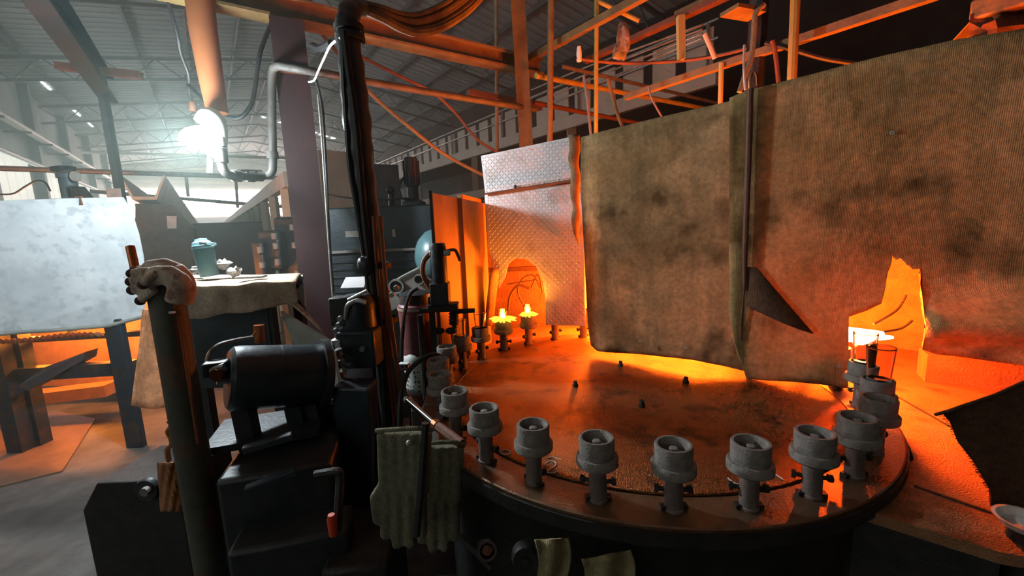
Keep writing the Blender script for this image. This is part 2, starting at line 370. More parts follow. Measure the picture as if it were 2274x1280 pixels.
for k in range(10):
    u = 8.2 + .42*k; lat.bar(B(u, 7.0, 2.42), B(u+.2, 7.0, 2.05), .03, .03).bar(B(u+.2, 7.0, 2.05), B(u+.4, 7.0, 2.42), .03, .03)
obj('lattice', lat, 'cream_panel', pf, smooth=0)
# ------------------------------------------------------------------ far conveyors and lehr
def along(name, label, cat, px, py, u0, u1, dv, w, h, m, up=0):
    a = onu(px, py, u0); v = a.dot(V); z = a.z
    return tag(obj(name, MB().bar(B(u0, v, z), B(u1, v, z), w, h), m, smooth=0), label, cat)
tr = thing('conveyor_trough', onu(310, 415, 6) - Z(2), 'pale sheet metal conveyor trough running into the hall behind white screen', 'conveyor')
a = onu(318, 395, 6); v0 = a.dot(V); zt = a.z
m = MB(); prof = [(-.32, .16), (-.19, -.16), (.13, -.16), (.3, .16), (.27, .16), (.11, -.12), (-.17, -.12), (-.29, .16)]
m.prism([B(6, v0 + p[0]*.62, zt - .1 + p[1]*.8) for p in prof], U*22)
obj('channel', m, 'beige_trough', tr, smooth=0)
for k in range(6):
    u = 6.5 + 3.5*k; obj('stanchion', MB().bar(B(u, v0, 0), B(u, v0, zt-.22), .1, .1), 'dark_steel', tr, smooth=0)
a = onu(642, 398, 5.2); v1 = a.dot(V); z1 = a.z
gt = thing('conveyor_gantry', B(6, v1, 0), 'pale conveyor gantry on posts running into the hall behind red column', 'gantry')
obj('beam', MB().bar(B(5.2, v1, z1), B(27, v1, z1), .1, .16), 'beige_trough', gt, smooth=0)
for k in range(13):
    u = 5.5 + 1.15*k; obj('post', MB().bar(B(u, v1, 0), B(u, v1, z1-.08), .09, .09), 'cream_panel', gt, smooth=0)
for k in range(6):
    u = 6.1 + 2.3*k; obj('side_panel', MB().box(B(u, v1+.1, 1.35), (.8, .03, .45), UZ), 'dark_steel', gt, smooth=0)
lh = thing('annealing_lehr', B(9, .1, 0), 'long dark annealing lehr between the two conveyors behind thermos', 'furnace')
obj('body', MB().box(B(15, .16, .82), (13, 1.2, 1.64), UZ), 'dark_steel', lh, smooth=0)
obj('end_hood', MB().box(B(8.4, .1, .9), (.5, 1.35, 1.8), UZ), 'dark_steel', lh, bevel=.02, smooth=0)
lw = thing('machine_cover', onu(360, 520, 6.2)*1 - Z(1.4), 'dark steel machine cover beside the white screen', 'machine')
a = onu(305, 455, 6.0); b = onu(425, 495, 6.0)
obj('cover', MB().prism([onu(300, 452, 6.0), onu(385, 455, 6.0), onu(430, 505, 6.0), onu(440, 640, 6.0), onu(300, 640, 6.0)], U*1.2), 'black_iron', lw, smooth=0)
obj('vent_plate', MB().prism([onu(370, 480, 5.97), onu(392, 480, 5.97), onu(392, 508, 5.97), onu(372, 508, 5.97)], U*.02), 'grey_pipe', lw, smooth=0)
# cross rods near the end of the hall
for (x0, y0, x1, y1, u, r, lab) in ((0, 374, 640, 396, 7.0, .03, 'thin dark pipe stretched across the hall above the white screen'), (180, 338, 660, 352, 24, .06, 'pale pipe crossing the far hall below the lamp'), (200, 425, 660, 462, 16, .05, 'long thin rail crossing in front of the bright end windows')):
    tag(obj('cross_pipe', MB().tube([onu(x0, y0, u), onu(x1, y1, u)], r, 8), 'grey_pipe' if u < 20 else 'pale_pipe'), lab, 'pipe')
for x, y0, y1, lab in ((413, 388, 437, 'left one of two short drop rods below the thin cross pipe'), (523, 392, 462, 'right one of two short drop rods below the thin cross pipe')):
    tag(obj('drop_rod', MB().tube([onu(x, y0, 7.0), onu(x+5, y1, 7.0)], .018, 6), 'grey_pipe'), lab, 'rod')
# row of hanging machines against the gantry
for k, (x, y, w, h, lab) in enumerate(((610, 555, 36, 60, 'rounded dark hood on the gantry nearest the red column'), (650, 560, 40, 110, 'tall dark control housing on the gantry behind red column'), (588, 600, 20, 90, 'narrow dark valve rack on the gantry beside the hood'))):
    c = onu(x, y, 5.0); s = 5.0/F*1.25; t = thing('press_unit', Vector((c.x, c.y, c.z - .5)), lab, 'machine part')
    hs_ = obj('housing', MB().box(c, (w*s, .16, h*s), R(-10)), 'dark_steel', t, bevel=.03)
    obj('spindle', MB().tube([c + Z(h*s*.4), c - Z(h*s*.5 + .5)], .02, 8), 'grey_pipe', t)
    for q in (-.3, .1, .35): obj('pipe_joint', MB().lathe([(.0, -.03), (.03, -.03), (.03, .03), (0, .03)], c + Vector((w*s*.3, -.1, h*s*q)), seg=10), 'grey_pipe', hs_)
# ------------------------------------------------------------------ near steelwork on the left
a = pd(228, 205, 4.0)
ub, vb = a.dot(U), a.dot(V); zb = a.z
ib = thing('gantry_beam', Vector((a.x, a.y, 0)), 'dark blue-grey I-beam on a slim post at upper left', 'beam')
m = MB(); m.bar(B(ub+.35, vb, zb+.12), B(ub-4.2, vb, zb+.12), .012, .2).bar(B(ub+.35, vb, zb+.22), B(ub-4.2, vb, zb+.22), .12, .014).bar(B(ub+.35, vb, zb), B(ub-4.2, vb, zb), .12, .014)
obj('beam', m, 'beam_dark', ib, smooth=0)
obj('post', MB().bar(Vector((a.x, a.y, 0)), Vector((a.x, a.y, zb)), .055, .055), 'dark_steel', ib, smooth=0)
obj('post_shoe', MB().box(pd(256, 431, 4.0), (.14, .1, .09), UZ), 'grey_pipe', ib, smooth=0)
obj('cross_arm', MB().bar(pd(128, 147, 4.0), pd(312, 168, 4.05), .07, .06), 'rust_red', ib, smooth=0)
# ------------------------------------------------------------------ rotary table
T = .85; TC = Vector((.523, 1.854, T)); TR, TI, RR = .932, .807, .858
tb = thing('rotary_table', (TC.x, TC.y, 0), 'large round rotary steel table ringed with ceramic cup holders', 'machine')
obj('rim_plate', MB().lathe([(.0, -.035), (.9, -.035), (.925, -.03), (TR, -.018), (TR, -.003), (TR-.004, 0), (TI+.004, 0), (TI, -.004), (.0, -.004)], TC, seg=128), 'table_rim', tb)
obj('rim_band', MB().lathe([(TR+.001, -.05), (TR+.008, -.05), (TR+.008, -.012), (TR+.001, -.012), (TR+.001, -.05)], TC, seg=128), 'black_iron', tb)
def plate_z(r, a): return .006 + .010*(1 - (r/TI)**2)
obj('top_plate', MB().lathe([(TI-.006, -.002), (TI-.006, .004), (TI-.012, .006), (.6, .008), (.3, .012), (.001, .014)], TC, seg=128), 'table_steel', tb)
obj('drum', MB().lathe([(.84, -.8), (.84, -.1), (.86, -.05), (.86, -.035)], TC, seg=64), 'black_iron', tb)  # unseen base, widened to stop fire light leaking out below the rim
for x, y in ((1278, 860), (1378, 815), (1523, 852), (1425, 905)):
    p = pz(x, y, T+.01); obj('bolt', MB().lathe([(0, 0), (.013, 0), (.013, .012), (.009, .018), (.009, .03), (0, .03)], p, seg=12), 'black_iron', tb)
ped = MB().lathe([(.0, 0), (.026, 0), (.026, .006), (.0235, .008), (.0235, .11), (0, .11)], seg=20)
col_ = MB().lathe([(.02, .102), (.05, .102), (.056, .107), (.056, .126), (.0535, .13), (.02, .13)], seg=28)
cup = MB().lathe([(.0, .125), (.0455, .125), (.0465, .134), (.0475, .176), (.045, .18), (.039, .18), (.037, .177), (.035, .152), (.0, .152)], seg=28)
nub = MB().lathe([(.0, .151), (.022, .151), (.021, .157), (.013, .158), (.011, .1695), (.006, .171), (0, .171)], seg=12)
scr = MB().tube([(.02, 0, .052), (.045, 0, .052)], .006, 8).tube([(.037, 0, .052), (.047, 0, .052)], .011, 6)
fot = MB().box((0, .0, .006), (.07, .02, .01))
E0 = bpy.data.objects.new('proto_root', None); ORG[E0] = Vector((0,0,0))
protos = [obj('pedestal', ped, 'post_iron', E0), obj('holder_collar', col_, 'ceramic', E0), obj('holder_cup', cup, 'ceramic', E0), obj('centre_nub', nub, 'ceramic', E0), obj('set_screw', scr, 'black_iron', E0, smooth=0), obj('foot_lug', fot, 'black_iron', E0, smooth=0)]
meshes = [o.data for o in protos]; names = [o.name for o in protos]
for o in protos: bpy.data.objects.remove(o)
bpy.data.objects.remove(E0)
HEADS = {}
for k in range(28):
    ang = -98.4 + k*360/28; a = R(ang); p = Vector((TC.x + RR*math.cos(a), TC.y + RR*math.sin(a), T))
    HEADS[round((ang + 180) % 360 - 180)] = p
    root = bpy.data.objects.new('pedestal', meshes[0]); COL.objects.link(root); root.parent = tb; root.location = p - ORG[tb]
    root.rotation_euler = (R(random.uniform(-1.2, 1.2)), R(random.uniform(-1.2, 1.2)), a + R(random.uniform(60, 120))); ORG[root] = p
    for nm, me in zip(names[1:], meshes[1:]):
        c = bpy.data.objects.new(nm, me); COL.objects.link(c); c.parent = root
    c = bpy.data.objects.new('set_screw', meshes[4]); COL.objects.link(c); c.parent = root; c.rotation_euler = (0, 0, math.pi*.9)
def head(ang): return min(HEADS.items(), key=lambda kv: abs((kv[0]-ang+180) % 360 - 180))[1]
# crushed glass grit strewn over the plate
gm_ = MB(); rg_ = random.Random(3)
for k in range(2600):
    a = rg_.uniform(0, 2*math.pi); rr_ = .74*math.sqrt(rg_.random()); x_, y_ = TC.x + rr_*math.cos(a), TC.y + rr_*math.sin(a)
    if noise.noise(Vector((x_*2.2, y_*2.2, 5))) < rg_.uniform(-.3, .45): continue
    zq = T + .0075 + .006*(1 - rr_/.75); s_ = rg_.uniform(.0007, .0018); th_ = rg_.uniform(0, 6.28)
    b_ = Vector((x_, y_, zq)); tri = [b_ + Vector((s_*math.cos(th_ + q_*2.09), s_*math.sin(th_ + q_*2.09), 0)) for q_ in range(3)] + [b_ + Vector((rg_.uniform(-s_, s_)*.6, rg_.uniform(-s_, s_)*.6, s_*1.3))]
    gm_.add(tri, [(0, 1, 3), (1, 2, 3), (2, 0, 3)])
mat('grit', (.75, .72, .68), rough=.15, metal=.6)
gg = obj('glass_grit', gm_, 'grit', tb, smooth=0); gg['kind'] = 'stuff'
# chalk marks on the plate
def chalk(name, pts, z=T+.0075):
    obj(name, MB().tube(spline([pz(x, y, z) for x, y in pts], 5), .0016, 5), 'chalk', tb)
chalk('chalk_numeral', [(1212, 1030), (1222, 1024), (1234, 1028), (1232, 1036), (1214, 1049), (1232, 1050), (1240, 1047)])
chalk('chalk_ring', [(1110, 1003), (1122, 999), (1134, 1003), (1130, 1009), (1116, 1009), (1110, 1003)])
chalk('chalk_line', [(1214, 1018), (1228, 1016), (1246, 1021)])
chalk('chalk_line', [(1616, 1062), (1640, 1076), (1680, 1068), (1692, 1050)])
chalk('chalk_line', [(1700, 1040), (1722, 1054), (1740, 1066)])
chalk('chalk_line', [(1180, 772), (1194, 776), (1200, 782)])
# ------------------------------------------------------------------ tumblers on the holders
def tumbler(p, h, r0, r1, label, m='glass', group='drinking glasses on the rotary table'):
    t = thing('glass_tumbler', p, label, 'glass', group)
    obj('wall', MB().lathe([(0, 0), (r0, 0), (r0+.001, .004), (r1, h), (r1-.0015, h+.001), (r1-.003, h), (r0-.002, .014), (0, .012)], p, seg=28), m, t)
    obj('lip', MB().lathe([(r1-.0035, h-.002), (r1+.0008, h-.002), (r1+.0008, h+.002), (r1-.0035, h+.002), (r1-.0035, h-.002)], p, seg=28), m, t)
    return t
top = Z(.1705)
tumbler(head(159)+top, .095, .026, .030, 'clear tumbler on a holder beside the valve stand', 'glass')
tumbler(head(146)+top, .09, .026, .036, 'clear flared tumbler on the holder before the rust panel', 'glass')
tumbler(head(133)+top, .075, .026, .030, 'tumbler over the left yellow flame by the arch', 'hot_glass')
tumbler(head(120)+top, .075, .026, .030, 'tumbler over the right yellow flame inside the arch', 'hot_glass')
tumbler(head(-34)+top, .12, .032, .040, 'tall clear tumbler near the white flame on the right', 'glass')
tumbler(head(-21)+top, .12, .032, .038, 'clear tumbler behind the tall one, just under white flame', 'hot_glass')
# ------------------------------------------------------------------ flames
def fire_pool(p, label, s=1.0):
    t = thing('burner_flame', p, label, 'flame', 'yellow burner flames by the arch')
    m = MB()
    for k in range(14):
        a = k*2*math.pi/14 + random.uniform(-.1, .1); L = random.uniform(.06, .1)*s
        d = Vector((math.cos(a), math.sin(a), 0))
        m.tube([p + d*.01 + Z(.004), p + d*L*.5 + Z(.008), p + d*L*.85 + Z(.0), p + d*L + Z(-.003)], [.010, .011, .006, .001], 6)
    obj('petal', m, 'flame_yellow', t)
    obj('core', MB().lathe([(0, 0), (.012, .01), (.014, .025), (.007, .045), (0, .062)], p, seg=12), 'flame_tip', t)
fire_pool(head(133) + Z(.186), 'yellow flame spread under the left tumbler at the arch')
fire_pool(head(120) + Z(.186), 'yellow flame spread under the right tumbler at the arch', .8)
c = pc(1900, 757) - CN*.1
wf = thing('torch_flame', c, 'white-hot torch flame jetting past the curtain edge on the right', 'flame')
e1 = c + CD*.10; S = .9
def fl(pts, rs, nm):
    obj(nm, MB().tube(spline(pts, 4), [rs[min(int(i/4), len(rs)-1)] + (rs[min(int(i/4)+1, len(rs)-1)] - rs[min(int(i/4), len(rs)-1)])*((i % 4)/4) for i in range(4*(len(pts)-1)+1)], 10), 'flame_white', wf)
fl([c - CD*.12, c - CD*.03, c + CD*.03 + Z(.002), c + CD*.075 + Z(.01), c + CD*.10 + Z(.02)], [.024, .033, .028, .018, .005], 'upper_tongue')
fl([c - CD*.04 - Z(.005), c + CD*.03 - Z(.004), c + CD*.075 - Z(.002), c + CD*.13 + Z(.004)], [.024, .027, .014, .005], 'lower_tongue')
light('torch_light', c + CN*.0 - CD*.02 + Z(.01), FIRE_W*1.25, (1, .1, .004), .05)
# burners that heat the covered half of the table: a gas manifold with flames behind the curtain
mf = thing('gas_manifold', (1.15, 2.85, 0), 'gas burner manifold standing behind the curtain', 'burner')
mp_ = [Vector((.55, 2.98, .96)), Vector((1.0, 2.9, .96)), Vector((1.42, 2.64, .96)), Vector((1.72, 2.28, .96))]
obj('pipe', MB().tube(spline(mp_, 6), .025, 10), 'grey_pipe', mf)
obj('stand', MB().tube([Vector((1.15, 2.82, 0)), Vector((1.15, 2.82, .95))], .03, 10), 'grey_pipe', mf)
for k, p in enumerate(spline(mp_, 2)[::1]):
    d = (TC - p); d.z = 0; d.normalize(); q = p + d*.06 + Z(.02)
    obj('nozzle', MB().tube([p, p + d*.06], .014, 8), 'brass', mf)
    obj('flame', MB().lathe([(0, 0), (.018, .03), (.022, .08), (.012, .15), (0, .2)], q, d + Z(.3), 10), 'flame_yellow', mf)
    light('burner_light', q + d*.04 + Z(.07), FIRE_W*(.21 if k < 5 else .14), FIRE, .06)
for h in (133, 120): light('flame_light', head(h) + Z(.22), FIRE_W*.06, (1, .3, .02), .03)
# ------------------------------------------------------------------ the hanging heat curtain
def curtain(name, label, cols, m, wob, nz=46, thick=.006, off=0.0, ph=0.0):
    """cols: (pixel x, top pixel y, bottom pixel y) on the vertical curtain plane"""
    C = [(0, cs(c_[0], c_[1]), cs(c_[3] if len(c_) > 3 else c_[0], c_[2])) for c_ in cols]
    mb = MB(); nu = 0; rows = []
    for i in range(len(C)-1):
        st = max(1, int(abs(cols[i+1][0]-cols[i][0])/7))
        for k in range(st + (1 if i == len(C)-2 else 0)):
            t = k/st; rows.append([(C[i][1][0]+(C[i+1][1][0]-C[i][1][0])*t, C[i][1][1]+(C[i+1][1][1]-C[i][1][1])*t, C[i][2][0]+(C[i+1][2][0]-C[i][2][0])*t, C[i][2][1]+(C[i+1][2][1]-C[i][2][1])*t)][0])
    vs = []
    for (s0, z0, s1, z1) in rows:
        for j in range(nz+1):
            t = j/nz; s = s0+(s1-s0)*t; z = z0+(z1-z0)*t
            vs.append(CA + CD*s + CN*(off + wob(s, z)) + Z(z))
    nr = len(rows)
    mb.add(vs, [(i*(nz+1)+j, (i+1)*(nz+1)+j, (i+1)*(nz+1)+j+1, i*(nz+1)+j+1) for i in range(nr-1) for j in range(nz)])
    return tag(obj(name, mb, m, smooth=60, solid=thick), label, 'curtain')
def wobA(s, z):
    f = max(0, min(1, (2.1 - z)/1.2))
    return .018*noise.noise(Vector((s*2.2, z*1.4, 1))) + .014*f*math.sin(s*7+1) + .02*noise.noise(Vector((s*5, z*.8, 4)))*f - .03*math.exp(-((s+.03)/.05)**2)
CU1 = curtain('heat_curtain', 'brown stained heat curtain hanging over the middle of the table', [(1287, 305, 440), (1289, 303, 460), (1296, 301, 620), (1303, 300, 730), (1312, 298, 768), (1330, 294, 778), (1450, 264, 790), (1540, 243, 800), (1600, 229, 812), (1672, 212, 828), (1690, 206, 836)], 'curtain', wobA)
def wobB(s, z):
    f = max(0, min(1, (2.1 - z)/1.2))
    b = .0
    if s > 1.25: b = .10*math.exp(-((z - 1.18 - .08*(s-1.35))/.07)**2)*min(1, (s-1.25)/.12)
    g = max(0, z - .9)
    return .02 + .016*noise.noise(Vector((s*2.0, z*1.1, 9))) + .012*f*math.sin(s*8) + b + .03*math.exp(-((s-.72)/.03)**2)*f
CU2 = curtain('heat_curtain', 'long brown heat curtain with a torn glowing hole, on the right', [(1622, 222, 690), (1640, 214, 780), (1660, 206, 835), (1700, 195, 838), (1760, 180, 840), (1820, 165, 846), (1876, 150, 856), (1881, 149, 856), (1883, 148, 700), (1920, 140, 688), (1955, 131, 672), (1963, 129, 640), (1968, 128, 606), (1975, 127, 588), (1979, 126, 568), (1985, 125, 578), (1996, 122, 572), (2003, 121, 580), (2010, 119, 590), (2022, 117, 598), (2034, 115, 596, 2038), (2038, 114, 612, 2040), (2041, 114, 650, 2041), (2043, 113, 720, 2042), (2046, 112, 772, 2044), (2078, 105, 783, 2076), (2110, 98, 786), (2190, 86, 796), (2274, 72, 806), (2400, 48, 815), (2560, 20, 820)], 'curtain_b', wobB, off=.015)
for cu_, x_, y_ in ((CU1, 1428, 752), (CU1, 1527, 766), (CU2, 1860, 806), (CU2, 1975, 300)):
    obj('eyelet', MB().lathe([(.003, -.002), (.007, -.002), (.007, .003), (.003, .003), (.003, -.002)], pc(x_, y_) + CN*.05, CN, 12), 'galv', cu_)
# seam lap of cloth where the two curtains meet, and the rod that pins it
rod = thing('curtain_rod', pc(1655, 720) + CN*.06, 'thin steel rod hanging down the seam between the two curtains', 'rod')
rp = [pc(1669, 205), pc(1664, 380), pc(1657, 560), pc(1656, 640)]
obj('bar', MB().tube([p + CN*.06 for p in rp], [.013, .013, .011, .007], 10), 'rust_red', rod)
obj('tail', MB().tube([pc(1656, 640) + CN*.06, pc(1650, 700) + CN*.055, pc(1648, 750) + CN*.05], .004, 6), 'rust_red', rod)
obj('hook', MB().tube(spline([p + CN*.06 for p in (pc(1668, 215), pc(1668, 185), pc(1674, 168), pc(1682, 175), pc(1684, 198))], 6), .006, 8), 'copper', rod)
fl_ = MB().grid(lambda a, b: pc(1662 + a*(18 + 125*b), 590 + 85*b - 35*a*b*0 + a*60*b) + CN*(.055 + .04*math.sin(math.pi*a)*b), 10, 10)
tag(obj('cloth_flap', fl_, 'dark_felt', solid=.005, smooth=60), 'dark loose cloth flap folded out of the curtain seam', 'cloth')
# ------------------------------------------------------------------ diamond plate with the arched opening
PA, PB = Vector((-.215, 2.80, 0)), Vector((.46, 2.50, 0)); PD = (PB-PA).normalized(); PN = Vector((PD.y, -PD.x, 0))
def pp(px, py): r = ray(px, py); return O + r*(PA.dot(PN)/r.dot(PN))
dp = thing('diamond_plate', pp(1190, 725), 'pale diamond tread plate with an arched opening behind the table', 'metal plate')
low = [(1076, 432), (1290, 405), (1296, 520), (1300, 725), (1212, 722), (1211, 660), (1205, 625), (1190, 592), (1168, 576), (1143, 574), (1128, 588), (1122, 615), (1108, 640), (1098, 600), (1086, 560)]
up_ = [(1070, 347), (1278, 303), (1284, 402), (1080, 436)]
obj('lower_sheet', MB().prism([pp(*q) for q in low], -PN*.004), 'alu', dp, smooth=0)
obj('upper_sheet', MB().prism([pp(*q) + PN*.012 for q in up_], -PN*.004), 'alu', dp, smooth=0)
def inside(q, poly):
    x, y = q; r = False; n_ = len(poly)
    for i in range(n_):
        (x0, y0), (x1, y1) = poly[i], poly[(i+1) % n_]
        if (y0 > y) != (y1 > y) and x < (x1-x0)*(y-y0)/(y1-y0)+x0: r = not r
    return r
def sz(p): return (p-PA).dot(PD), p.z
def treads(poly, off, name):
    P2 = [sz(pp(*q)) for q in poly]; m = MB(); st = .019
    for i in range(-6, 52):
        for j in range(0, 92):
            s, z = i*st, .8 + j*st
            a = R(45) if (i+j) % 2 else R(-45); dx, dz = math.cos(a)*.0115, math.sin(a)*.0115; ex, ez = -math.sin(a)*.0032, math.cos(a)*.0032
            if all(inside(q, P2) for q in ((s+dx, z+dz), (s-dx, z-dz), (s+ex*3, z+ez*3), (s-ex*3, z-ez*3))):
                b = PA + PD*s + PN*off + Z(z); D = PD*dx + Z(dz); Q = PD*ex + Z(ez)
                m.add([b-D, b+Q, b+D, b-Q, b-D*.5+PN*.0022, b+D*.5+PN*.0022], [(0,3,4),(0,4,1),(1,4,5),(3,5,4),(1,5,2),(3,2,5)])
    o = obj(name, m, 'alu', dp, smooth=0); o['kind'] = 'stuff'
treads(low, 0.0, 'tread'); treads(up_, .012, 'tread')
obj('joint_rod', MB().tube([pp(1080, 432) + PN*.03, pp(1284, 400) + PN*.03], .006, 8), 'rust_red', dp)
obj('joint_bolt', MB().ball(pp(1149, 416) + PN*.03, .012), 'black_iron', dp)
sp = MB().tube([p + PN*(.034 + .006*math.cos(i*1.9)) + Z(.006*math.sin(i*1.9)) for i, p in enumerate([pp(1149, 416).lerp(pp(1270, 398), k/120) for k in range(121)])], .0016, 4)
obj('spring', sp, 'galv', dp)
obj('curled_edge', MB().grid(lambda a, b: pp(1084 + 18*a + (1-b)*10 + 14*math.sin(b*2.6)*0, 596 + 122*b) + PN*(.02 + .05*a*(1-a)*4 + .03*b), 8, 12), 'firebrick', dp, solid=.004, smooth=60)
fold = MB().grid(lambda a, b: pp(1266 + 24*a*(1-.45*b) + 10*b + 2*math.sin(b*19), 302 + (210 + 30*a)*b) + PN*(.03 + .02*math.sin(a*3.1) + .006*math.sin(b*31)), 6, 30)
tag(obj('cloth_strip', fold, 'rough_strip', solid=.006, smooth=60), 'narrow ragged cloth strip between the diamond plate and curtain', 'cloth')
# what shows through the arch and through the torn hole
bk = thing('furnace_screen', (.3, 3.1, 0), 'fire-lit refractory screen seen through the arched opening', 'screen')
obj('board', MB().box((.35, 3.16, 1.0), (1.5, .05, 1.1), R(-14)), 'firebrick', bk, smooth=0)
obj('light_baffle', MB().box((-.27, 3.08, 1.3), (.03, .62, 1.0), R(-8)), 'firebrick', bk, smooth=0)  # added out of view to keep burner light off the dark cabinet
obj('shelf_angle', MB().bar(Vector((-.2, 3.12, 1.27)), Vector((.45, 3.0, 1.28)), .04, .03), 'rust_red', bk, smooth=0)
for k, pts in enumerate(([(1128, 700), (1132, 660), (1150, 635), (1175, 640)], [(1170, 690), (1150, 650), (1160, 620), (1185, 612), (1200, 640)], [(1180, 640), (1195, 610), (1205, 650)], [(1125, 632), (1150, 628), (1190, 622)])):
    obj('cable', MB().tube(spline([pd(x, y, 2.92) for x, y in pts], 6), .006 if k else .009, 6), 'rust_red', bk)
sd = thing('side_screen', (1.9, 2.75, 0), 'fire-lit steel screen behind the torn hole at the right', 'screen')
obj('board', MB().box((2.05, 2.55, 1.12), (1.6, .05, .75), R(-52)), 'firebrick', sd, smooth=0)
for k, pts in enumerate(([(1940, 720), (1990, 690), (2012, 655)], [(1955, 738), (2000, 730), (2026, 712)])):
    obj('hose', MB().tube(spline([pd(x, y, 1.75) for x, y in pts], 6), .005, 6), 'rubber', sd)
# ------------------------------------------------------------------ steel deck beside the table
dk = thing('steel_deck', (1.9, 1.5, 0), 'fire-lit steel deck beside the round table at the right', 'deck')
zd = T - .04
pts = [pz(1900, 1128, zd), pz(2225, 1228, zd), pz(2420, 1260, zd), Vector((3.0, 2.2, zd)), Vector((2.4, 3.0, zd)), Vector((1.3, 3.1, zd)), Vector((.3, 3.25, zd)), Vector((-.5, 3.05, zd)), Vector((-.42, 2.62, zd)), Vector((-.36, 2.4, zd))]
arc = [Vector((TC.x + (TR+.02)*math.cos(a), TC.y + (TR+.02)*math.sin(a), zd)) for a in [R(168) - R(168+40)*k/40 for k in range(41)]]
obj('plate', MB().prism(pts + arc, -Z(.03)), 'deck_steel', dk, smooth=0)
for (x0, y0, x1, y1) in ((2030, 1080, 2200, 1138), (1990, 880, 2200, 1000)):
    obj('seam', MB().bar(pz(x0, y0, zd+.001), pz(x1, y1, zd+.001), .008, .004), 'black_iron', dk, smooth=0)
obj('skirt', MB().prism([pts[0] - Z(.03), pts[1] - Z(.03), pts[1] - Z(.8), pts[0] - Z(.8)], Vector((0, .02, 0))), 'black_iron', dk, smooth=0)
obj('gusset_box', MB().box(pz(2150, 850, zd) + Z(.06), (.32, .12, .14), R(-30)), 'firebrick', dk, smooth=0)
obj('leg', MB().bar(Vector((2.3, 2.6, 0)), Vector((2.3, 2.6, zd-.03)), .06, .06), 'black_iron', dk, smooth=0)
# ------------------------------------------------------------------ red column and overhead steel
c0 = pd(676, 400, 2.9); cx, cy = c0.x, c0.y
rc = thing('red_column', (cx, cy, 0), 'dark red painted steel H-column in the middle of the hall', 'column')
cm = Matrix.Rotation(R(24), 3, 'Z')
def hb(x, y, w, d): return MB().box(Vector((cx, cy, 1.45)) + cm @ Vector((x, y, 0)), (w, d, 2.9), rot=cm)
obj('flange', hb(0, -.085, .19, .014), 'red_paint', rc, smooth=0); obj('flange', hb(0, .085, .19, .014), 'red_paint', rc, smooth=0)
obj('web', hb(0, 0, .012, .16), 'red_paint', rc, smooth=0)
obj('base_plate', MB().box((cx, cy, .01), (.4, .36, .02), rot=cm), 'red_paint', rc, smooth=0)
obj('clamp_strap', MB().box(Vector((cx, cy, 2.60)) + cm @ Vector((0, -.1, 0)), (.21, .02, .045), rot=cm), 'rust_red', rc, smooth=0)
top = pd(655, 45, 2.9)
ib = thing('overhead_beam', Vector((cx, cy, 2.8)), 'orange-lit rusty I-beam running over the red column to the right', 'beam')
ua, va = Vector((cx, cy, 0)).dot(U), Vector((cx, cy, 0)).dot(V); zb = 2.915
def vb_(v0, v1, dz, w, h, m, nm): obj(nm, MB().bar(B(ua, v0, zb+dz), B(ua, v1, zb+dz), w, h), m, ib, smooth=0)
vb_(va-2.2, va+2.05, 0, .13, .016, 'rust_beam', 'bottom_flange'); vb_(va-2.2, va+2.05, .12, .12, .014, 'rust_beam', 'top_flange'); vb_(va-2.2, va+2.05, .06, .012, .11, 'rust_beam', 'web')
def pole(name, x0, y0, x1, y1, Y0, Y1, r, m, label, cat='pipe', sq=False, extend=0.0):
    p, q = pd(x0, y0, Y0), pd(x1, y1, Y1); p = p + (p-q)*extend
    mb = MB().bar(p, q, r*2, r*2) if sq else MB().tube([p, q], r, 10)
    return tag(obj(name, mb, m, smooth=0 if sq else 35), label, cat)
def onV(px, py, u): return onu(px, py, u)
# posts rising behind the plate and curtain
pole('steel_post', 1146, -60, 1182, 560, 3.75, 3.75, .055, 'rust_beam', 'square orange-lit steel post behind the diamond plate', 'post', True)
pole('steel_post', 1224, -60, 1219, 560, 3.5, 3.5, .024, 'rust_beam', 'slim orange-lit pipe post right of the square post', 'post')
pole('steel_post', 1102, -40, 1104, 420, 4.4, 4.4, .018, 'brass', 'very thin pale rod post left of the square post', 'post')
pole('conduit', 1325, -40, 1323, 330, 3.3, 3.3, .016, 'yellow_pipe', 'upright yellow conduit left of the hanging bag', 'pipe')
pole('conduit', 1327, 2, 1420, 46, 3.3, 3.25, .016, 'yellow_pipe', 'short sloping yellow conduit at the top of the frame', 'pipe')
pole('conduit', 1511, 36, 1513, 132, 3.0, 3.0, .022, 'yellow_grn', 'short upright yellow bracket between the upper rails', 'pipe', True)
pole('conduit', 1602, 140, 1597, 330, 2.7, 2.7, .014, 'yellow_grn', 'thin yellow upright just left of the curtain seam', 'pipe')
pole('conduit', 1769, -60, 1755, 260, 2.3, 2.3, .022, 'yellow_pipe', 'bright yellow pipe rising behind the right curtain', 'pipe')
pole('steel_post', 1690, -60, 1668, 300, 2.6, 2.6, .05, 'dark_steel', 'thick dark post with hoses above the curtain seam', 'post')
# rails that run along the hall, toward the camera
def rail(px, py, u0, u1, w, h, m, label, name='steel_rail', back=0.0):
    a = onu(px, py, u0); v, z = a.dot(V), a.z
    return tag(obj(name, MB().bar(B(u0+back, v, z), B(u1, v, z), w, h), m, smooth=0), label, 'rail')
rail(1168, 135, 3.1, 1.2, .05, .05, 'rust_beam', 'upper orange steel angle rising right from the square post')
rail(1300, 136, 2.7, .9, .06, .035, 'rust_red', 'middle dark red rail sloping up over the white bag')
rail(1390, 216, 2.2, .25, .045, .04, 'rust_beam', 'lower orange rail sloping up across the curtain seam')
rail(1305, 130, 3.4, .6, .03, .03, 'rust_red', 'faint red strut behind the middle rail')
rail(1500, 32, 1.9, .4, .03, .03, 'rust_beam', 'thin strut at the top edge above the yellow bracket')
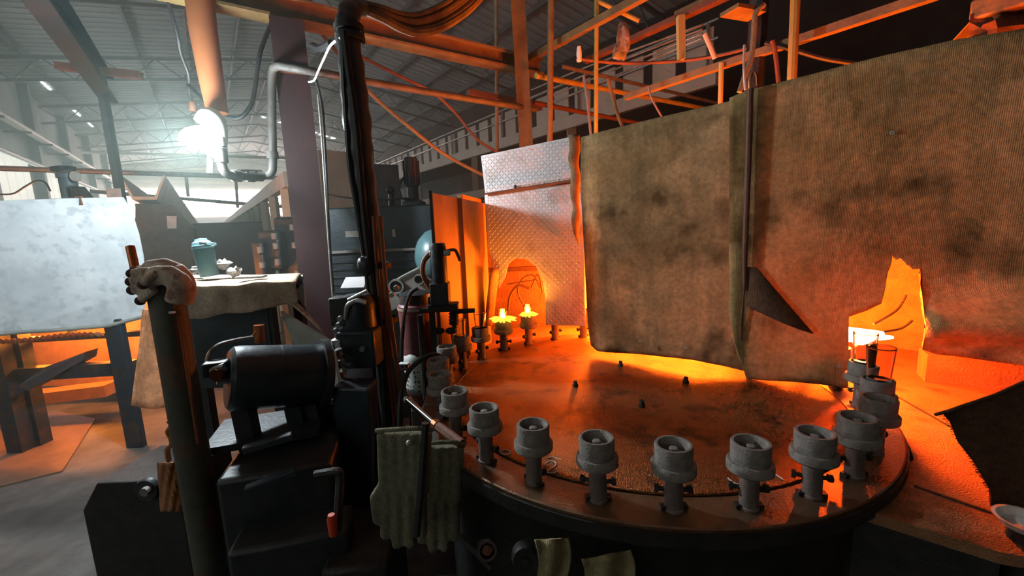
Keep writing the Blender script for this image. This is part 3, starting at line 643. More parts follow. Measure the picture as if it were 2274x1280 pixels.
# pipes across
def vpipe(x0, y0, x1, y1, u, r, m, label, name='gas_pipe', sq=False):
    p, q = onu(x0, y0, u), onu(x1, y1, u); mb = MB().bar(p, q, 2*r, 2*r) if sq else MB().tube([p, q], r, 10)
    return tag(obj(name, mb, m, smooth=0 if sq else 35), label, 'pipe')
vpipe(1190, 168, 1600, 248, 2.75, .022, 'yellow_pipe', 'yellow gas pipe running right from the overhead beam')
vpipe(1250, 148, 1640, 240, 2.9, .017, 'brass', 'pale brass pipe above the yellow gas pipe')
vpipe(1185, 228, 1440, 278, 3.0, .02, 'rust_red', 'red-brown pipe just above the diamond plate top edge')
vpipe(1040, 208, 1200, 238, 3.2, .03, 'rust_red', 'red-brown steel strip left of the square post', sq=True)
# U-shaped gas pipe hung on the column
gp = thing('drop_pipe', pd(605, 390, 2.82), 'grey U-shaped gas pipe hanging left of the red column', 'pipe')
A1, A2 = pd(606, 158, 2.82), pd(604, 372, 2.82)
pts = spline([pd(1190, 244, 3.8), pd(900, 196, 3.1), pd(700, 160, 2.72), pd(640, 150, 2.70), pd(615, 148, 2.72), pd(605, 165, 2.75), pd(604, 260, 2.76), pd(606, 360, 2.77), pd(602, 384, 2.77), pd(585, 391, 2.76), pd(540, 392, 2.62), pd(512, 390, 2.5), pd(497, 378, 2.46), pd(490, 350, 2.45), pd(489, 325, 2.45)], 6)
gpp = obj('pipe', MB().tube(pts, .024, 14), 'old_pipe', gp)
PD_ = Vector((.45, .9, 0))
for x, y, Y, d in ((556, 392, 2.69, PD_), (574, 391, 2.77, PD_), (525, 391, 2.55, PD_), (491, 352, 2.45, (0,0,1)), (489, 335, 2.45, (0,0,1)), (605, 345, 2.77, (0,0,1))):
    obj('coupling', MB().lathe([(0,-.022),(.034,-.022),(.034,.022),(0,.022)], pd(x, y, Y), d, 12), 'old_pipe', gpp)
obj('bypass_tube', MB().tube(spline([pd(522, 386, 2.55), pd(523, 380, 2.56), pd(545, 379, 2.65), pd(580, 381, 2.8)], 5), .009, 8), 'grey_pipe', gp)
obj('valve_lever', MB().bar(pd(467, 345, 2.43), pd(466, 384, 2.43), .03, .012), 'white_plastic', gp, smooth=0)
obj('valve_body', MB().ball(pd(476, 342, 2.44), (.04, .03, .025)), 'galv', gp)
# hanging orange duct tube
od = thing('hanging_duct', pd(480, 250, 3.0), 'orange-pink duct tube hanging down behind the bright lamp', 'duct')
obj('tube', MB().tube([pd(436, -80, 2.6), pd(450, 60, 2.6), pd(470, 180, 2.6), pd(483, 252, 2.6)], [.073, .07, .062, .054], 20), 'orange_duct', od)
# work lamp
wl_ = thing('work_lamp', pd(450, 330, 2.45), 'glowing white work lamp with horn-shaped reflector', 'lamp')
LC = pd(446, 306, 2.45)
obj('bulb', MB().ball(LC, (.11, .075, .062), 20, 12), 'bulb', wl_)
horn = [(452, 276, .050), (464, 262, .056), (478, 268, .05), (487, 292, .04), (490, 322, .032)]
obj('reflector_horn', MB().tube(spline([pd(x, y, 2.48) for x, y, r in horn], 4), [horn[min(int(i/4), 4)][2] + (horn[min(int(i/4)+1, 4)][2] - horn[min(int(i/4), 4)][2])*(i % 4)/4 for i in range(17)], 14), 'white_plastic', wl_)
obj('neck', MB().tube([pd(486, 300, 2.48), pd(490, 335, 2.45)], .035, 12), 'white_plastic', wl_)
obj('loose_wire', MB().tube(spline([pd(410, 292, 2.45), pd(402, 302, 2.45), pd(395, 312, 2.43)], 4), .004, 5), 'white_plastic', wl_)
light('lamp_light', LC + Vector((.0, -.12, -.05)), LAMP_W, (.86, .96, 1.0), .10)
def wire(name, pts, r, m, label, cat='cable', seg=8, n=8):
    return tag(obj(name, MB().tube(spline([pd(*p) for p in pts], n), r, seg), m), label, cat)
wire('power_cable', [(365, -20, 2.6), (392, 70, 2.65), (402, 120, 2.7), (418, 165, 2.75), (420, 200, 2.8), (424, 225, 2.85)], .010, 'rubber', 'black power cable dropping to the red plug by the lamp')
wire('lamp_cable', [(418, 190, 2.78), (440, 212, 2.72), (470, 240, 2.7), (500, 258, 2.7), (530, 262, 2.7), (550, 245, 2.7), (563, 215, 2.7), (575, 130, 2.72), (585, 95, 2.75), (603, 50, 2.8)], .013, 'rubber', 'black lamp cable sagging up to the beam left of the column')
tag(obj('power_plug', MB().lathe([(0, -.035), (.02, -.035), (.024, -.01), (.02, .02), (.01, .035), (0, .035)], pd(427, 235, 2.86), seg=12), 'rust_red'), 'small red plug on the black cable above the lamp', 'plug')
# taped cable bundle dropping from the roof
cb = thing('cable_bundle', pd(850, 940, 1.9), 'thick black taped cable bundle dropping in front of the red column', 'cables')
main = [(815, 20, 2.15), (790, 14, 2.0), (775, 30, 1.92), (772, 70, 1.9), (782, 160, 1.9), (792, 260, 1.9), (803, 370, 1.9), (818, 480, 1.9), (834, 620, 1.9), (846, 740, 1.9), (858, 860, 1.9), (866, 960, 1.9)]
rad = [.03, .04, .045, .045, .052, .058, .055, .05, .047, .045, .042, .04]
ps = spline([pd(*p) for p in main], 6); rs = [rad[min(i//6, 11)] + (rad[min(i//6+1, 11)] - rad[min(i//6, 11)])*((i % 6)/6) for i in range(len(ps))]
obj('taped_core', MB().tube(ps, [r*(1 + .06*math.sin(i*1.7)) for i, r in enumerate(rs)], 14), 'tape_cable', cb)
for k, (dx, m_, r_) in enumerate(((-22, 'tape_cable', .012), (20, 'cable_rust', .009), (8, 'cable_rust', .010), (26, 'cable_rust', .008), (-6, 'rubber', .016))):
    y0 = 60 if k in (0, 4) else 480
    q = [(p[0] + dx*(1 if p[1] > 100 else .6) + 4*math.sin(p[1]*.013 + k), p[1], p[2] - .05) for p in main[1:] if p[1] >= y0]
    obj('strand', MB().tube(spline([pd(*p) for p in q], 5), r_, 7), m_, cb)
for y in (64, 85, 590, 710): obj('tie', MB().lathe([(.05, -.012), (.06, -.012), (.06, .012), (.05, .012), (.05, -.012)], pd(775 + (y-64)*.125, y, 1.9), seg=14), 'black_iron', cb)
tag(obj('tie_wire', MB().tube(spline([pd(757, 84, 1.85), pd(735, 100, 2.0), pd(720, 130, 2.3), pd(707, 158, 2.55), pd(698, 178, 2.68), pd(685, 182, 2.7)], 5), .006, 6), 'white_plastic'), 'white wire tied from the cable bundle to the red column', 'wire')
sw = thing('cable_swag', pd(930, 72, 2.3), 'sagging bundle of dusty cables along the top edge', 'cables')
for k in range(7):
    o_ = 5*k
    obj('cable', MB().tube(spline([pd(800, 18 - o_*.4, 2.1), pd(850, 40 - o_*.7, 2.15), pd(890, 62 - o_, 2.25), pd(930, 72 - o_*1.3, 2.35), pd(985, 58 - o_*1.6, 2.5), pd(1040, 22 - o_*1.8, 2.7), pd(1075, -16 - o_*1.5, 2.8)], 5), .016 if k else .022, 7), ('dusty_cable', 'dusty_cable', 'rubber')[k % 3], sw)
# braces and thin lines under the roof
wire('brace_rod', [(716, 78, 3.1), (760, 130, 3.14), (815, 200, 3.2), (900, 275, 3.35), (990, 345, 3.5), (1085, 395, 3.6)], .014, 'rust_beam', 'long orange brace rod sloping down to the diamond plate', 'rod')
wire('brace_cable', [(800, 125, 3.4), (890, 170, 3.5), (960, 205, 3.6), (1010, 250, 3.7), (1060, 310, 3.75), (1108, 340, 3.8)], .012, 'rust_red', 'curved red-brown cable arching down behind the brace rod')
wire('brace_cable', [(1280, 130, 3.3), (1380, 140, 3.3), (1500, 136, 3.2), (1600, 122, 3.0), (1690, 98, 2.7)], .012, 'rust_red', 'sagging dark red cable between the upper and lower rails')
wire('brace_cable', [(1700, 95, 2.5), (1760, 110, 2.4), (1830, 130, 2.35), (1920, 144, 2.3)], .012, 'rubber', 'dark cable drooping right from the thick dark post')
wire('hose', [(1697, 10, 2.45), (1678, 30, 2.45), (1674, 80, 2.45), (1668, 130, 2.45), (1655, 165, 2.45), (1642, 205, 2.45)], .014, 'canvas_green', 'pale hose looping down the thick dark post')
wire('hose', [(1715, 90, 2.4), (1722, 120, 2.4), (1728, 170, 2.4), (1730, 205, 2.4)], .012, 'rust_red', 'short red hose right of the thick dark post')
wire('hose', [(1653, 100, 2.4), (1652, 150, 2.4), (1655, 200, 2.4)], .007, 'galv', 'thin pale line beside the pale hose')
wire('hanger_wire', [(1296, 168, 2.9), (1304, 220, 2.9), (1312, 300, 2.9)], .009, 'grey_pipe', 'leaning grey rod below the brass pipe')
wire('hanger_wire', [(1350, 175, 2.8), (1362, 220, 2.8), (1372, 255, 2.75), (1386, 290, 2.7)], .011, 'rust_beam', 'orange hanger strap below the brass pipe')
wire('hanger_wire', [(1440, 192, 2.6), (1448, 220, 2.6), (1470, 260, 2.6)], .006, 'grey_pipe', 'thin wire hanging from the yellow gas pipe')
wire('hanger_wire', [(1565, 75, 2.6), (1575, 98, 2.6), (1588, 130, 2.6)], .014, 'beige_trough', 'short pale tube between the two rails')
for k in range(4):
    wire('rope', [(1180, 200+16*k, 6), (1300, 150+16*k, 5), (1450, 95 + 12*k, 4.2), (1560, 55+10*k, 3.8)], .010, 'galv', f'{("top","second","third","lowest")[k]} of four thin cables strung along the mezzanine')
# white plastic bag caught on the rails
bg = MB().ball(pd(1384, 88, 3.4), (.05, .04, .13), 16, 12, jitter=.5).ball(pd(1372, 118, 3.4), (.045, .04, .05), 12, 8, jitter=.5)
tag(obj('plastic_bag', bg, 'crumple', remesh=.012), 'pale plastic bag caught behind the middle rail', 'bag')
tag(obj('insulator', MB().lathe([(0, -.05), (.018, -.05), (.02, .0), (.014, .05), (0, .05)], pd(1286, 120, 3.3), seg=12), 'white_plastic'), 'small white insulator on the rail left of the bag', 'insulator')
# folded sheet in the top right corner
cr = thing('corner_hood', pd(2180, 60, 1.9), 'orange-lit folded metal hood at the top right corner', 'hood')
obj('sloping_strip', MB().prism([pd(x, y, Y) for x, y, Y in ((2105, 104, 2.1), (2150, 92, 2.1), (2215, 30, 1.9), (2290, -60, 1.7), (2240, -50, 1.7), (2190, 12, 1.9))], Vector((0, .01, .0))), 'rust_beam', cr, smooth=0)
obj('hood_block', MB().box(pd(2240, 5, 1.85), (.1, .2, .08), R(30)), 'rust_beam', cr, bevel=.01)
obj('crumpled_cloth', MB().ball(pd(2245, 60, 1.9), (.16, .08, .07), 16, 10, jitter=.6), 'dark_felt', cr)
tag(obj('bracket_plate', MB().box(pd(1650, 28, 2.5), (.2, .12, .02), R(20)), 'rust_beam', smooth=0), 'orange-lit flat bracket plate beside the thick dark post', 'bracket')
wire('column_cable', [(706, 210, 2.7), (714, 300, 2.7), (722, 420, 2.7), (731, 560, 2.7), (740, 680, 2.68), (744, 760, 2.62)], .006, 'grey_pipe', 'pale grey cable running down the right side of the red column')
wire('column_cable', [(700, 170, 2.72), (716, 240, 2.72), (722, 330, 2.72), (727, 440, 2.72), (735, 580, 2.71), (741, 650, 2.7)], .008, 'rubber', 'black cable beside the pale cable on the red column')
wire('column_cable', [(735, 96, 2.6), (712, 108, 2.68), (694, 102, 2.74)], .02, 'rubber', 'short thick black hose bending around the top of the red column')
# ------------------------------------------------------------------ rust panel beside the arch
rp_ = thing('rust_panel', pd(1020, 830, 2.75), 'tall folded rusty steel panel left of the diamond plate', 'panel')
def q3(x, y, Y): return pd(x, y, Y)
pA, pB, pC_ = pd(968, 600, 2.3), pd(1030, 600, 2.55), pd(1084, 600, 2.79)
def vz(p, py_px, Y): return pd(py_px[0], py_px[1], Y).z
zt0, zt1, zt2 = pd(966, 428, 2.3).z, pd(1030, 440, 2.55).z, pd(1084, 452, 2.79).z
def up(p, z): return Vector((p.x, p.y, z))
obj('left_leaf', MB().prism([up(pA, .8), up(pB, .8), up(pB, zt1), up(pA, zt0)], Vector((0, .012, 0))), 'rust_panel', rp_, smooth=0)
obj('right_leaf', MB().prism([up(pB, .8), up(pC_, .8), up(pC_, zt2), up(pB, zt1)], Vector((0, .012, 0))), 'rust_panel', rp_, smooth=0)
obj('fold_rib', MB().bar(up(pB, .8) - Vector((0, .015, 0)), up(pB, zt1) - Vector((0, .015, 0)), .03, .02), 'rust_panel', rp_, smooth=0)
obj('edge_trim', MB().bar(up(pA, .8), up(pA, zt0 + .01), .016, .02), 'red_paint', rp_, smooth=0)
# ------------------------------------------------------------------ valve stand next to the panel
vsn = thing('valve_stand', pd(985, 900, 2.35), 'black burner valve stand between bucket and rust panel', 'burner stand')
Yv = 2.05
obj('cylinder', MB().lathe([(0, -.13), (.036, -.13), (.04, -.11), (.04, .11), (.036, .13), (0, .13)], pd(975, 600, Yv) , seg=16), 'dark_steel', vsn)
obj('clamp_block', MB().box(pd(978, 562, Yv), (.1, .05, .028), 0), 'galv', vsn, bevel=.004)
obj('clamp_arm', MB().tube(spline([pd(985, 560, Yv), pd(1008, 555, Yv), pd(1016, 565, Yv), pd(1022, 580, Yv)], 4), .008, 8), 'rust_red', vsn)
obj('body', MB().box(pd(978, 652, Yv), (.09, .08, .11), 0), 'dark_steel', vsn, bevel=.006)
obj('manifold', MB().box(pd(985, 682, Yv), (.15, .07, .04), 0), 'black_iron', vsn, bevel=.005)
for k in range(5): obj('thread', MB().lathe([(0, -.006), (.022, -.006), (.026, 0), (.022, .006), (0, .006)], pd(1008, 690 + 7*k, Yv), seg=12), 'black_iron', vsn)
obj('arm', MB().tube([pd(1010, 692, Yv), pd(1055, 690, Yv)], .012, 8), 'black_iron', vsn)
obj('outlet', MB().tube([pd(1010, 690, Yv), pd(1010, 728, Yv)], .014, 8), 'black_iron', vsn)
obj('side_post', MB().bar(pd(958, 660, Yv), pd(968, 800, Yv), .03, .03), 'black_iron', vsn, smooth=0)
obj('stem', MB().tube([pd(934, 700, Yv), Vector((pd(934, 700, Yv).x, Yv, .0))], .018, 8), 'black_iron', vsn)
obj('cross_tube', MB().tube([pd(932, 690, Yv), pd(965, 690, Yv)], .014, 8), 'black_iron', vsn)
obj('hose', MB().tube(spline([pd(958, 560, Yv), pd(942, 580, Yv), pd(940, 610, Yv), pd(952, 635, Yv), pd(962, 648, Yv)], 5), .013, 8), 'cable_rust', vsn)
for x, y in ((974, 735), (1002, 735)):
    obj('wing_knob', MB().ball(pd(x, y, Yv), (.03, .015, .018)), 'black_iron', vsn); obj('knob_stem', MB().tube([pd(x, y, Yv), pd(x+6, y+40, Yv)], .005, 6), 'black_iron', vsn)
obj('burner_cap', MB().lathe([(0, -.03), (.04, -.03), (.04, .02), (.034, .026), (0, .026)], pd(988, 778, Yv), seg=18), 'post_iron', vsn)
obj('base_foot', MB().box((pd(934, 700, Yv).x - .03, Yv, .015), (.1, .14, .03), 0), 'black_iron', vsn, smooth=0)
# ------------------------------------------------------------------ fan guard dome, dark cabinet behind
dm = thing('fan_dome', pd(960, 600, 2.75), 'teal-grey rounded fan dome half hidden behind the valve stand', 'fan')
obj('dome', MB().lathe([(.17, 0), (.165, .04), (.14, .09), (.09, .125), (.03, .14), (0, .141)], pd(972, 565, 2.8), (-.8, -.5, .2), 24), 'teal_plastic', dm)
obj('flange', MB().lathe([(.16, -.01), (.185, -.01), (.185, .012), (.16, .012)], pd(972, 565, 2.8), (-.8, -.5, .2), 24), 'galv', dm)
obj('bracket', MB().tube([pd(972, 600, 2.8), Vector((pd(972, 600, 2.8).x, 2.8, 0))], .02, 8), 'dark_steel', dm)
cbn = thing('dark_cabinet', (-.9, 3.6, 0), 'wide dark blue-black machine cabinet behind the cable bundle', 'cabinet')
L0, R0 = pd(726, 520, 3.5), pd(972, 520, 3.5); zt = pd(850, 458, 3.5).z; zmid = pd(850, 555, 3.5).z
cxm = (L0.x+R0.x)/2; wdt = R0.x - L0.x
ub_ = obj('upper_body', MB().box((cxm, 3.75, (zt+zmid)/2), (wdt, .5, zt-zmid), 0), 'blue_black', cbn, bevel=.012)
lb_ = obj('lower_body', MB().box((cxm, 3.7, zmid/2), (wdt*1.04, .55, zmid), 0), 'dark_steel', cbn, bevel=.008)
obj('ledge', MB().box((cxm, 3.44, zmid), (wdt*1.02, .1, .02), 0), 'grey_pipe', cbn, smooth=0)
obj('name_plate', MB().box(pd(785, 520, 3.49), (.13, .006, .05), 0), 'grey_pipe', ub_, smooth=0)
obj('latch', MB().box(pd(875, 518, 3.48), (.025, .02, .06), 0), 'beige_trough', ub_, smooth=0)
for k in range(5): obj('louvre', MB().box((cxm, 3.42, zmid - .08 - .06*k), (wdt*.92, .02, .02), 0), 'blue_black', lb_, smooth=0)
mt = thing('vertical_motor', pd(918, 455, 3.6), 'finned black vertical motor standing on the dark cabinet', 'motor')
b0 = pd(919, 456, 3.6); h_ = pd(916, 350, 3.6).z - b0.z; k_ = 3.6/F
obj('shaft_tube', MB().lathe([(0, 0), (.1, 0), (.1, .02), (.045, .05), (.045, h_*.5), (0, h_*.5)], b0, seg=16), 'blue_black', mt)
csg = obj('casing', MB().lathe([(0, h_*.38), (.05, h_*.38), (.058, h_*.42), (.058, h_*.95), (.05, h_), (0, h_)], b0, seg=20), 'blue_black', mt)
for k in range(12):
    a = k*math.pi/6; obj('fin', MB().box(b0 + Vector((.06*math.cos(a), .06*math.sin(a), h_*.68)), (.016, .004, h_*.5), a), 'blue_black', csg, smooth=0)
obj('cable', MB().tube(spline([b0 + Vector((-.06, -.02, h_*.6)), b0 + Vector((-.1, -.03, h_*.4)), b0 + Vector((-.08, -.04, h_*.15)), b0 + Vector((-.02, -.05, .05))], 6), .008, 6), 'rubber', mt)
kn = thing('knob_post', pd(868, 456, 3.6), 'ball-topped black lever standing on the dark cabinet', 'lever')
obj('stem', MB().tube([pd(869, 458, 3.6), pd(868, 425, 3.6)], .022, 10), 'blue_black', kn); obj('ball', MB().ball(pd(867, 423, 3.6), .038), 'blue_black', kn)
tag(obj('small_cable', MB().tube(spline([pd(728, 432, 3.5), pd(760, 438, 3.5), pd(800, 442, 3.5), pd(860, 444, 3.5), pd(905, 440, 3.5)], 5), .007, 6), 'rubber'), 'thin black cable lying along the dark cabinet top', 'cable')
cvp = thing('cream_machine', onu(745, 405, 7.5) - Z(2), 'pale cream housing with chequered grille beyond the cabinet', 'machine')
cc = onu(741, 405, 7.5)
obj('housing', MB().box(cc - Z(.6), (.6, .5, 2.1), UZ), 'cream_panel', cvp, smooth=0)
obj('grey_body', MB().box(onu(800, 410, 7.8) - Z(.7), (.9, 1.1, 2.0), UZ), 'teal_steel', cvp, smooth=0)
# curved chute with portholes behind the bundle
ch = thing('chute_cover', pd(890, 700, 2.9), 'dirty grey curved guard plate with two round holes', 'guard')
gp_ = [(846, 668), (870, 632), (905, 605), (940, 592), (968, 590), (972, 640), (940, 660), (900, 676), (870, 690)]
obj('plate', MB().prism([pd(x, y, 2.75) for x, y in gp_], Vector((0, .03, 0))), 'grey_pipe', ch, smooth=0)
obj('edge_bead', MB().tube(spline([pd(x, y, 2.74) for x, y in ((840, 680), (850, 650), (880, 622), (920, 600), (945, 588))], 5), .006, 6), 'galv', ch)
for x, y, r in ((880, 637, .05), (930, 621, .034)):
    pr_ = obj('port_ring', MB().lathe([(r*.8, -.01), (r, -.01), (r, .012), (r*.8, .012), (r*.8, -.01)], pd(x, y, 2.73), (0, 1, .1), 20), 'galv', ch)
    obj('port_glass', MB().lathe([(0, 0), (r*.8, 0), (r*.8, .006), (0, .006)], pd(x, y, 2.735), (0, 1, .1), 20), 'black_iron', pr_)
obj('support', MB().bar(pd(900, 660, 2.78), Vector((pd(900, 660, 2.78).x, 2.78, 0)), .06, .06), 'dark_steel', ch, smooth=0)
# ------------------------------------------------------------------ paint bucket with label
bc = thing('paint_bucket', pd(930, 870, 2.18), 'tall maroon drum with a torn white printed label', 'drum')
Yb = 2.18; bx0 = pd(931, 760, Yb); zt = pd(940, 672, Yb).z; zl = pd(940, 868, Yb).z; rb_ = .095
tl = Vector((-.03, 0, 0))
obj('body', MB().lathe([(0, zl), (rb_*.86, zl), (rb_, zt-.03), (rb_, zt-.01), (rb_*.9, zt), (0, zt)], (bx0.x, bx0.y, 0), seg=28), 'maroon', bc)
obj('rim_ring', MB().lathe([(rb_*.97, zt-.03), (rb_*1.04, zt-.03), (rb_*1.04, zt-.018), (rb_*.97, zt-.018), (rb_*.97, zt-.03)], (bx0.x, bx0.y, 0), seg=28), 'galv', bc)
obj('lid', MB().lathe([(rb_*.9, zt), (rb_*.88, zt+.05), (.03, zt+.07), (0, zt+.07)], (bx0.x, bx0.y, 0), seg=28), 'dark_steel', bc)
lbl = MB()
hL = (zl+.01, zl + (zt-zl)*.46)
lbl.grid(lambda a, b: Vector((bx0.x + (rb_*(.87+.13*(b*.46))+.0015)*math.cos(R(205 + 88*a)), bx0.y + (rb_*(.87+.13*(b*.46))+.0015)*math.sin(R(205 + 88*a)), hL[0] + (hL[1]-hL[0])*b*(1 - .12*math.sin(a*9)*.3))), 16, 6)
plb = obj('paper_label', lbl, 'label_white', bc, solid=.001)
for r_ in range(5):
    for k in range(6):
        if random.random() < .25: continue
        a = R(212 + 12*k + random.uniform(-2, 2)); zz = hL[0] + .02 + .026*r_
        rr = rb_*(.87 + .13*(zz-zl)/(zt-zl)) + .003
        obj('print_mark', MB().box((bx0.x + rr*math.cos(a), bx0.y + rr*math.sin(a), zz), (.001, random.uniform(.004, .011), random.choice((.004, .006, .012))), a), 'ink', plb, smooth=0)
obj('stand', MB().lathe([(0, 0), (.1, 0), (.1, .02), (.07, .03), (.07, zl), (0, zl)], (bx0.x, bx0.y, 0), seg=16), 'rust_red', bc)
wire('air_hose', [(928, 640, 2.05), (912, 652, 2.05), (900, 690, 2.05), (893, 750, 2.05), (892, 800, 2.05)], .010, 'rubber', 'grey-black air hose arching down left of the maroon drum')
wire('air_hose', [(888, 960, 1.75), (890, 890, 1.78), (905, 830, 1.8), (935, 800, 1.82), (965, 788, 1.84), (982, 800, 1.84), (986, 830, 1.84)], .011, 'rubber', 'black hose looping over the nearest holder cups')
sw_ = thing('switch_box', pd(898, 816, 1.95), 'small white socket box hanging on the hose', 'socket')
sbx = obj('box', MB().box(pd(898, 814, 1.97), (.052, .03, .035), R(-12)), 'label_white', sw_, bevel=.003)
for x in (893, 903): obj('socket_hole', MB().box(pd(x, 814, 1.953), (.008, .004, .012), R(-12)), 'ink', sbx, smooth=0)
hc = head(-175)
# ------------------------------------------------------------------ chrome handle over the table edge
hr = thing('pull_handle', pd(960, 930, 1.5), 'chrome rod with dark brown grip lying over the table edge', 'handle')
h0, h1, h2 = pd(903, 888, 1.52), pd(968, 944, 1.36), pd(1026, 988, 1.24)
obj('rod', MB().tube([h0, h1], .011, 12), 'chrome', hr); obj('grip', MB().tube([h1, h2], .017, 8), 'rust_red', hr)
obj('end_cap', MB().ball(h0, .014), 'galv', hr); obj('collar', MB().tube([h1 - (h1-h0)*.04, h1 + (h2-h1)*.08], .019, 10), 'copper', hr)
obj('bracket', MB().bar(h0 + (h1-h0)*.35 - Z(.01), h0 + (h1-h0)*.35 - Z(.35), .03, .02), 'black_iron', hr, smooth=0)
obj('guide_plate', MB().prism([pd(960, 955, 1.4), pd(972, 965, 1.38), pd(980, 1010, 1.36), pd(960, 1000, 1.38)], Vector((.0, .01, 0))), 'galv', hr, smooth=0)
# ------------------------------------------------------------------ black press machine in the centre left
pm = thing('press_machine', (-.72, 1.6, 0), 'black pump machine with blue-black housings left of the hanging gloves', 'machine')
Yp = 1.62
obj('column_tube', MB().tube([pd(795, 900, Yp), Vector((pd(795, 900, Yp).x, Yp, 0))], .07, 16), 'blue_black', pm)
obj('upper_block', MB().box(pd(800, 770, 1.75), (.16, .12, .16), 0), 'blue_black', pm, bevel=.01)
obj('pump_head', MB().lathe([(0, -.1), (.06, -.1), (.07, -.06), (.07, .06), (.05, .1), (0, .1)], pd(798, 705, 1.78), seg=18), 'blue_black', pm)
obj('pipe_arch', MB().tube(spline([pd(768, 708, 1.72), pd(772, 680, 1.7), pd(790, 668, 1.7), pd(812, 672, 1.7)], 6), .010, 8), 'galv', pm)
obj('lever', MB().tube([pd(773, 667, 1.68), pd(815, 646, 1.68)], .007, 8), 'galv', pm)
obj('grease_cup', MB().lathe([(0, -.025), (.016, -.025), (.02, 0), (.02, .02), (0, .03)], pd(748, 765, 1.7), seg=12), 'white_plastic', pm)
obj('sprocket_guard', MB().box(pd(760, 690, 1.76), (.08, .08, .12), 0), 'black_iron', pm, bevel=.008)
obj('blue_sleeve', MB().bar(pd(790, 850, 1.6), pd(800, 1120, 1.6), .14, .12), 'blue_black', pm, bevel=.01, smooth=0)
for k, (x, y) in enumerate(((755, 708), (752, 722), (745, 735), (805, 775), (880, 640), (870, 655))):
    obj('fitting', MB().lathe([(0, -.008), (.011, -.008), (.011, .008), (0, .008)], pd(x, y, 1.68), (0, 1, .2), 10), 'galv', pm)
obj('top_lock', MB().ball(pd(812, 590, 1.84), (.035, .03, .045), 14, 10, jitter=.3), 'dark_steel', pm)
obj('chain', MB().tube(spline([pd(750, 775, 1.65), pd(758, 800, 1.65), pd(765, 850, 1.65), pd(768, 880, 1.65)], 6), [.012 + .006*math.sin(i*2.2) for i in range(19)], 6), 'crumple', pm)
tag(obj('paper_sheet', MB().prism([pd(756, 642, 1.95), pd(768, 618, 2.05), pd(815, 616, 2.05), pd(808, 640, 1.95)], Z(.004)), 'paper', smooth=0), 'white paper sheet lying on the pump machine', 'paper')
gw = thing('gear_wheel', pd(735, 930, 1.55), 'dark toothed gear wheel below the pump machine', 'gear')
gm = MB(); gc = pd(735, 985, 1.6); NT = 34; gr = .15
ring = []
for k in range(NT*4):
    a = 2*math.pi*k/(NT*4); rr = gr + (.014 if k % 4 < 2 else 0); ring.append(gc + Vector((rr*math.cos(a), 0, rr*math.sin(a)*1.0)))
gm.prism(ring, Vector((.02, .06, 0))); obj('toothed_rim', gm, 'black_iron', gw, smooth=0)
obj('hub', MB().lathe([(0, -.03), (.04, -.03), (.04, .03), (0, .03)], gc, (0, 1, 0), 16), 'rust_red', gw)
obj('bearing_bracket', MB().bar(gc + Vector((0, .03, 0)), Vector((gc.x, gc.y+.03, 0)), .06, .04), 'black_iron', gw, smooth=0)
fb = thing('foot_board', pd(715, 880, 2.3), 'pale concrete block seen behind the gear wheel', 'block')
obj('block', MB().box((pd(730, 890, 2.1).x, 2.1, .28), (.5, .5, .56), R(8)), 'concrete', fb, smooth=0)
# ------------------------------------------------------------------ blower in front
bl = thing('blower_motor', pd(600, 1240, 1.45), 'big blue-black blower motor on legs at lower left', 'motor')
Yb = 1.5; C0, C1 = pd(505, 842, 1.42), pd(720, 830, 1.62); ax = (C1-C0).normalized(); rr = .115; Lb = (C1-C0).length
obj('casing', MB().lathe([(0, 0), (rr*.86, 0), (rr*.97, .012), (rr, .03), (rr, Lb*.93), (rr*.9, Lb), (0, Lb)], C0, ax, 28), 'blue_black', bl)
obj('end_flange', MB().lathe([(0, Lb*.92), (rr*1.18, Lb*.92), (rr*1.18, Lb*1.0), (0, Lb*1.0)], C0, ax, 28), 'dark_steel', bl)
obj('end_bolt', MB().lathe([(0, 0), (.018, 0), (.018, .03), (0, .03)], C0 - ax*.03 + Z(.0), ax, 10), 'galv', bl)
tbx = obj('terminal_box', MB().box(pd(482, 818, 1.4), (.075, .06, .05), R(20)), 'dark_steel', bl, bevel=.006)
obj('cable_gland', MB().tube([pd(468, 822, 1.38), pd(500, 815, 1.38)], .014, 10), 'galv', tbx)
obj('gland_nut', MB().lathe([(0, -.012), (.022, -.012), (.022, .012), (0, .012)], pd(484, 832, 1.37), (0, 1, 0), 8), 'copper', tbx)
obj('cable', MB().tube(spline([pd(462, 828, 1.4), pd(462, 795, 1.42), pd(480, 770, 1.45), pd(515, 758, 1.5), pd(560, 750, 1.58)], 6), .008, 7), 'grey_pipe', bl)
obj('seam_band', MB().lathe([(rr*1.0, Lb*.48), (rr*1.012, Lb*.48), (rr*1.012, Lb*.5), (rr, Lb*.5)], C0, ax, 28), 'dark_steel', bl)
for x, y, d in ((540, 905, 1.42), (655, 900, 1.53), (690, 895, 1.55)):
    p = pd(x, y, d); obj('leg', MB().bar(p, Vector((p.x + .01, p.y, .845)), .06, .05), 'dark_steel', bl, smooth=0)
obj('foot_plate', MB().box(pd(600, 950, 1.5), (.36, .24, .025), R(18)), 'dark_steel', bl, smooth=0)
obj('cable_tag', MB().bar(pd(513, 852, 1.36), pd(514, 860, 1.36), .008, .004), 'white_plastic', bl, smooth=0)
gbx = thing('gearbox_base', (-.85, 1.35, 0), 'dark gearbox base with sloped ribs under the blower motor', 'machine')
obj('body', MB().box((-.83, 1.43, .42), (.34, .34, .84), R(14)), 'dark_steel', gbx, bevel=.015)
obj('front_cover', MB().box((-.72, 1.22, .34), (.34, .14, .68), R(14)), 'dark_steel', gbx, bevel=.015)
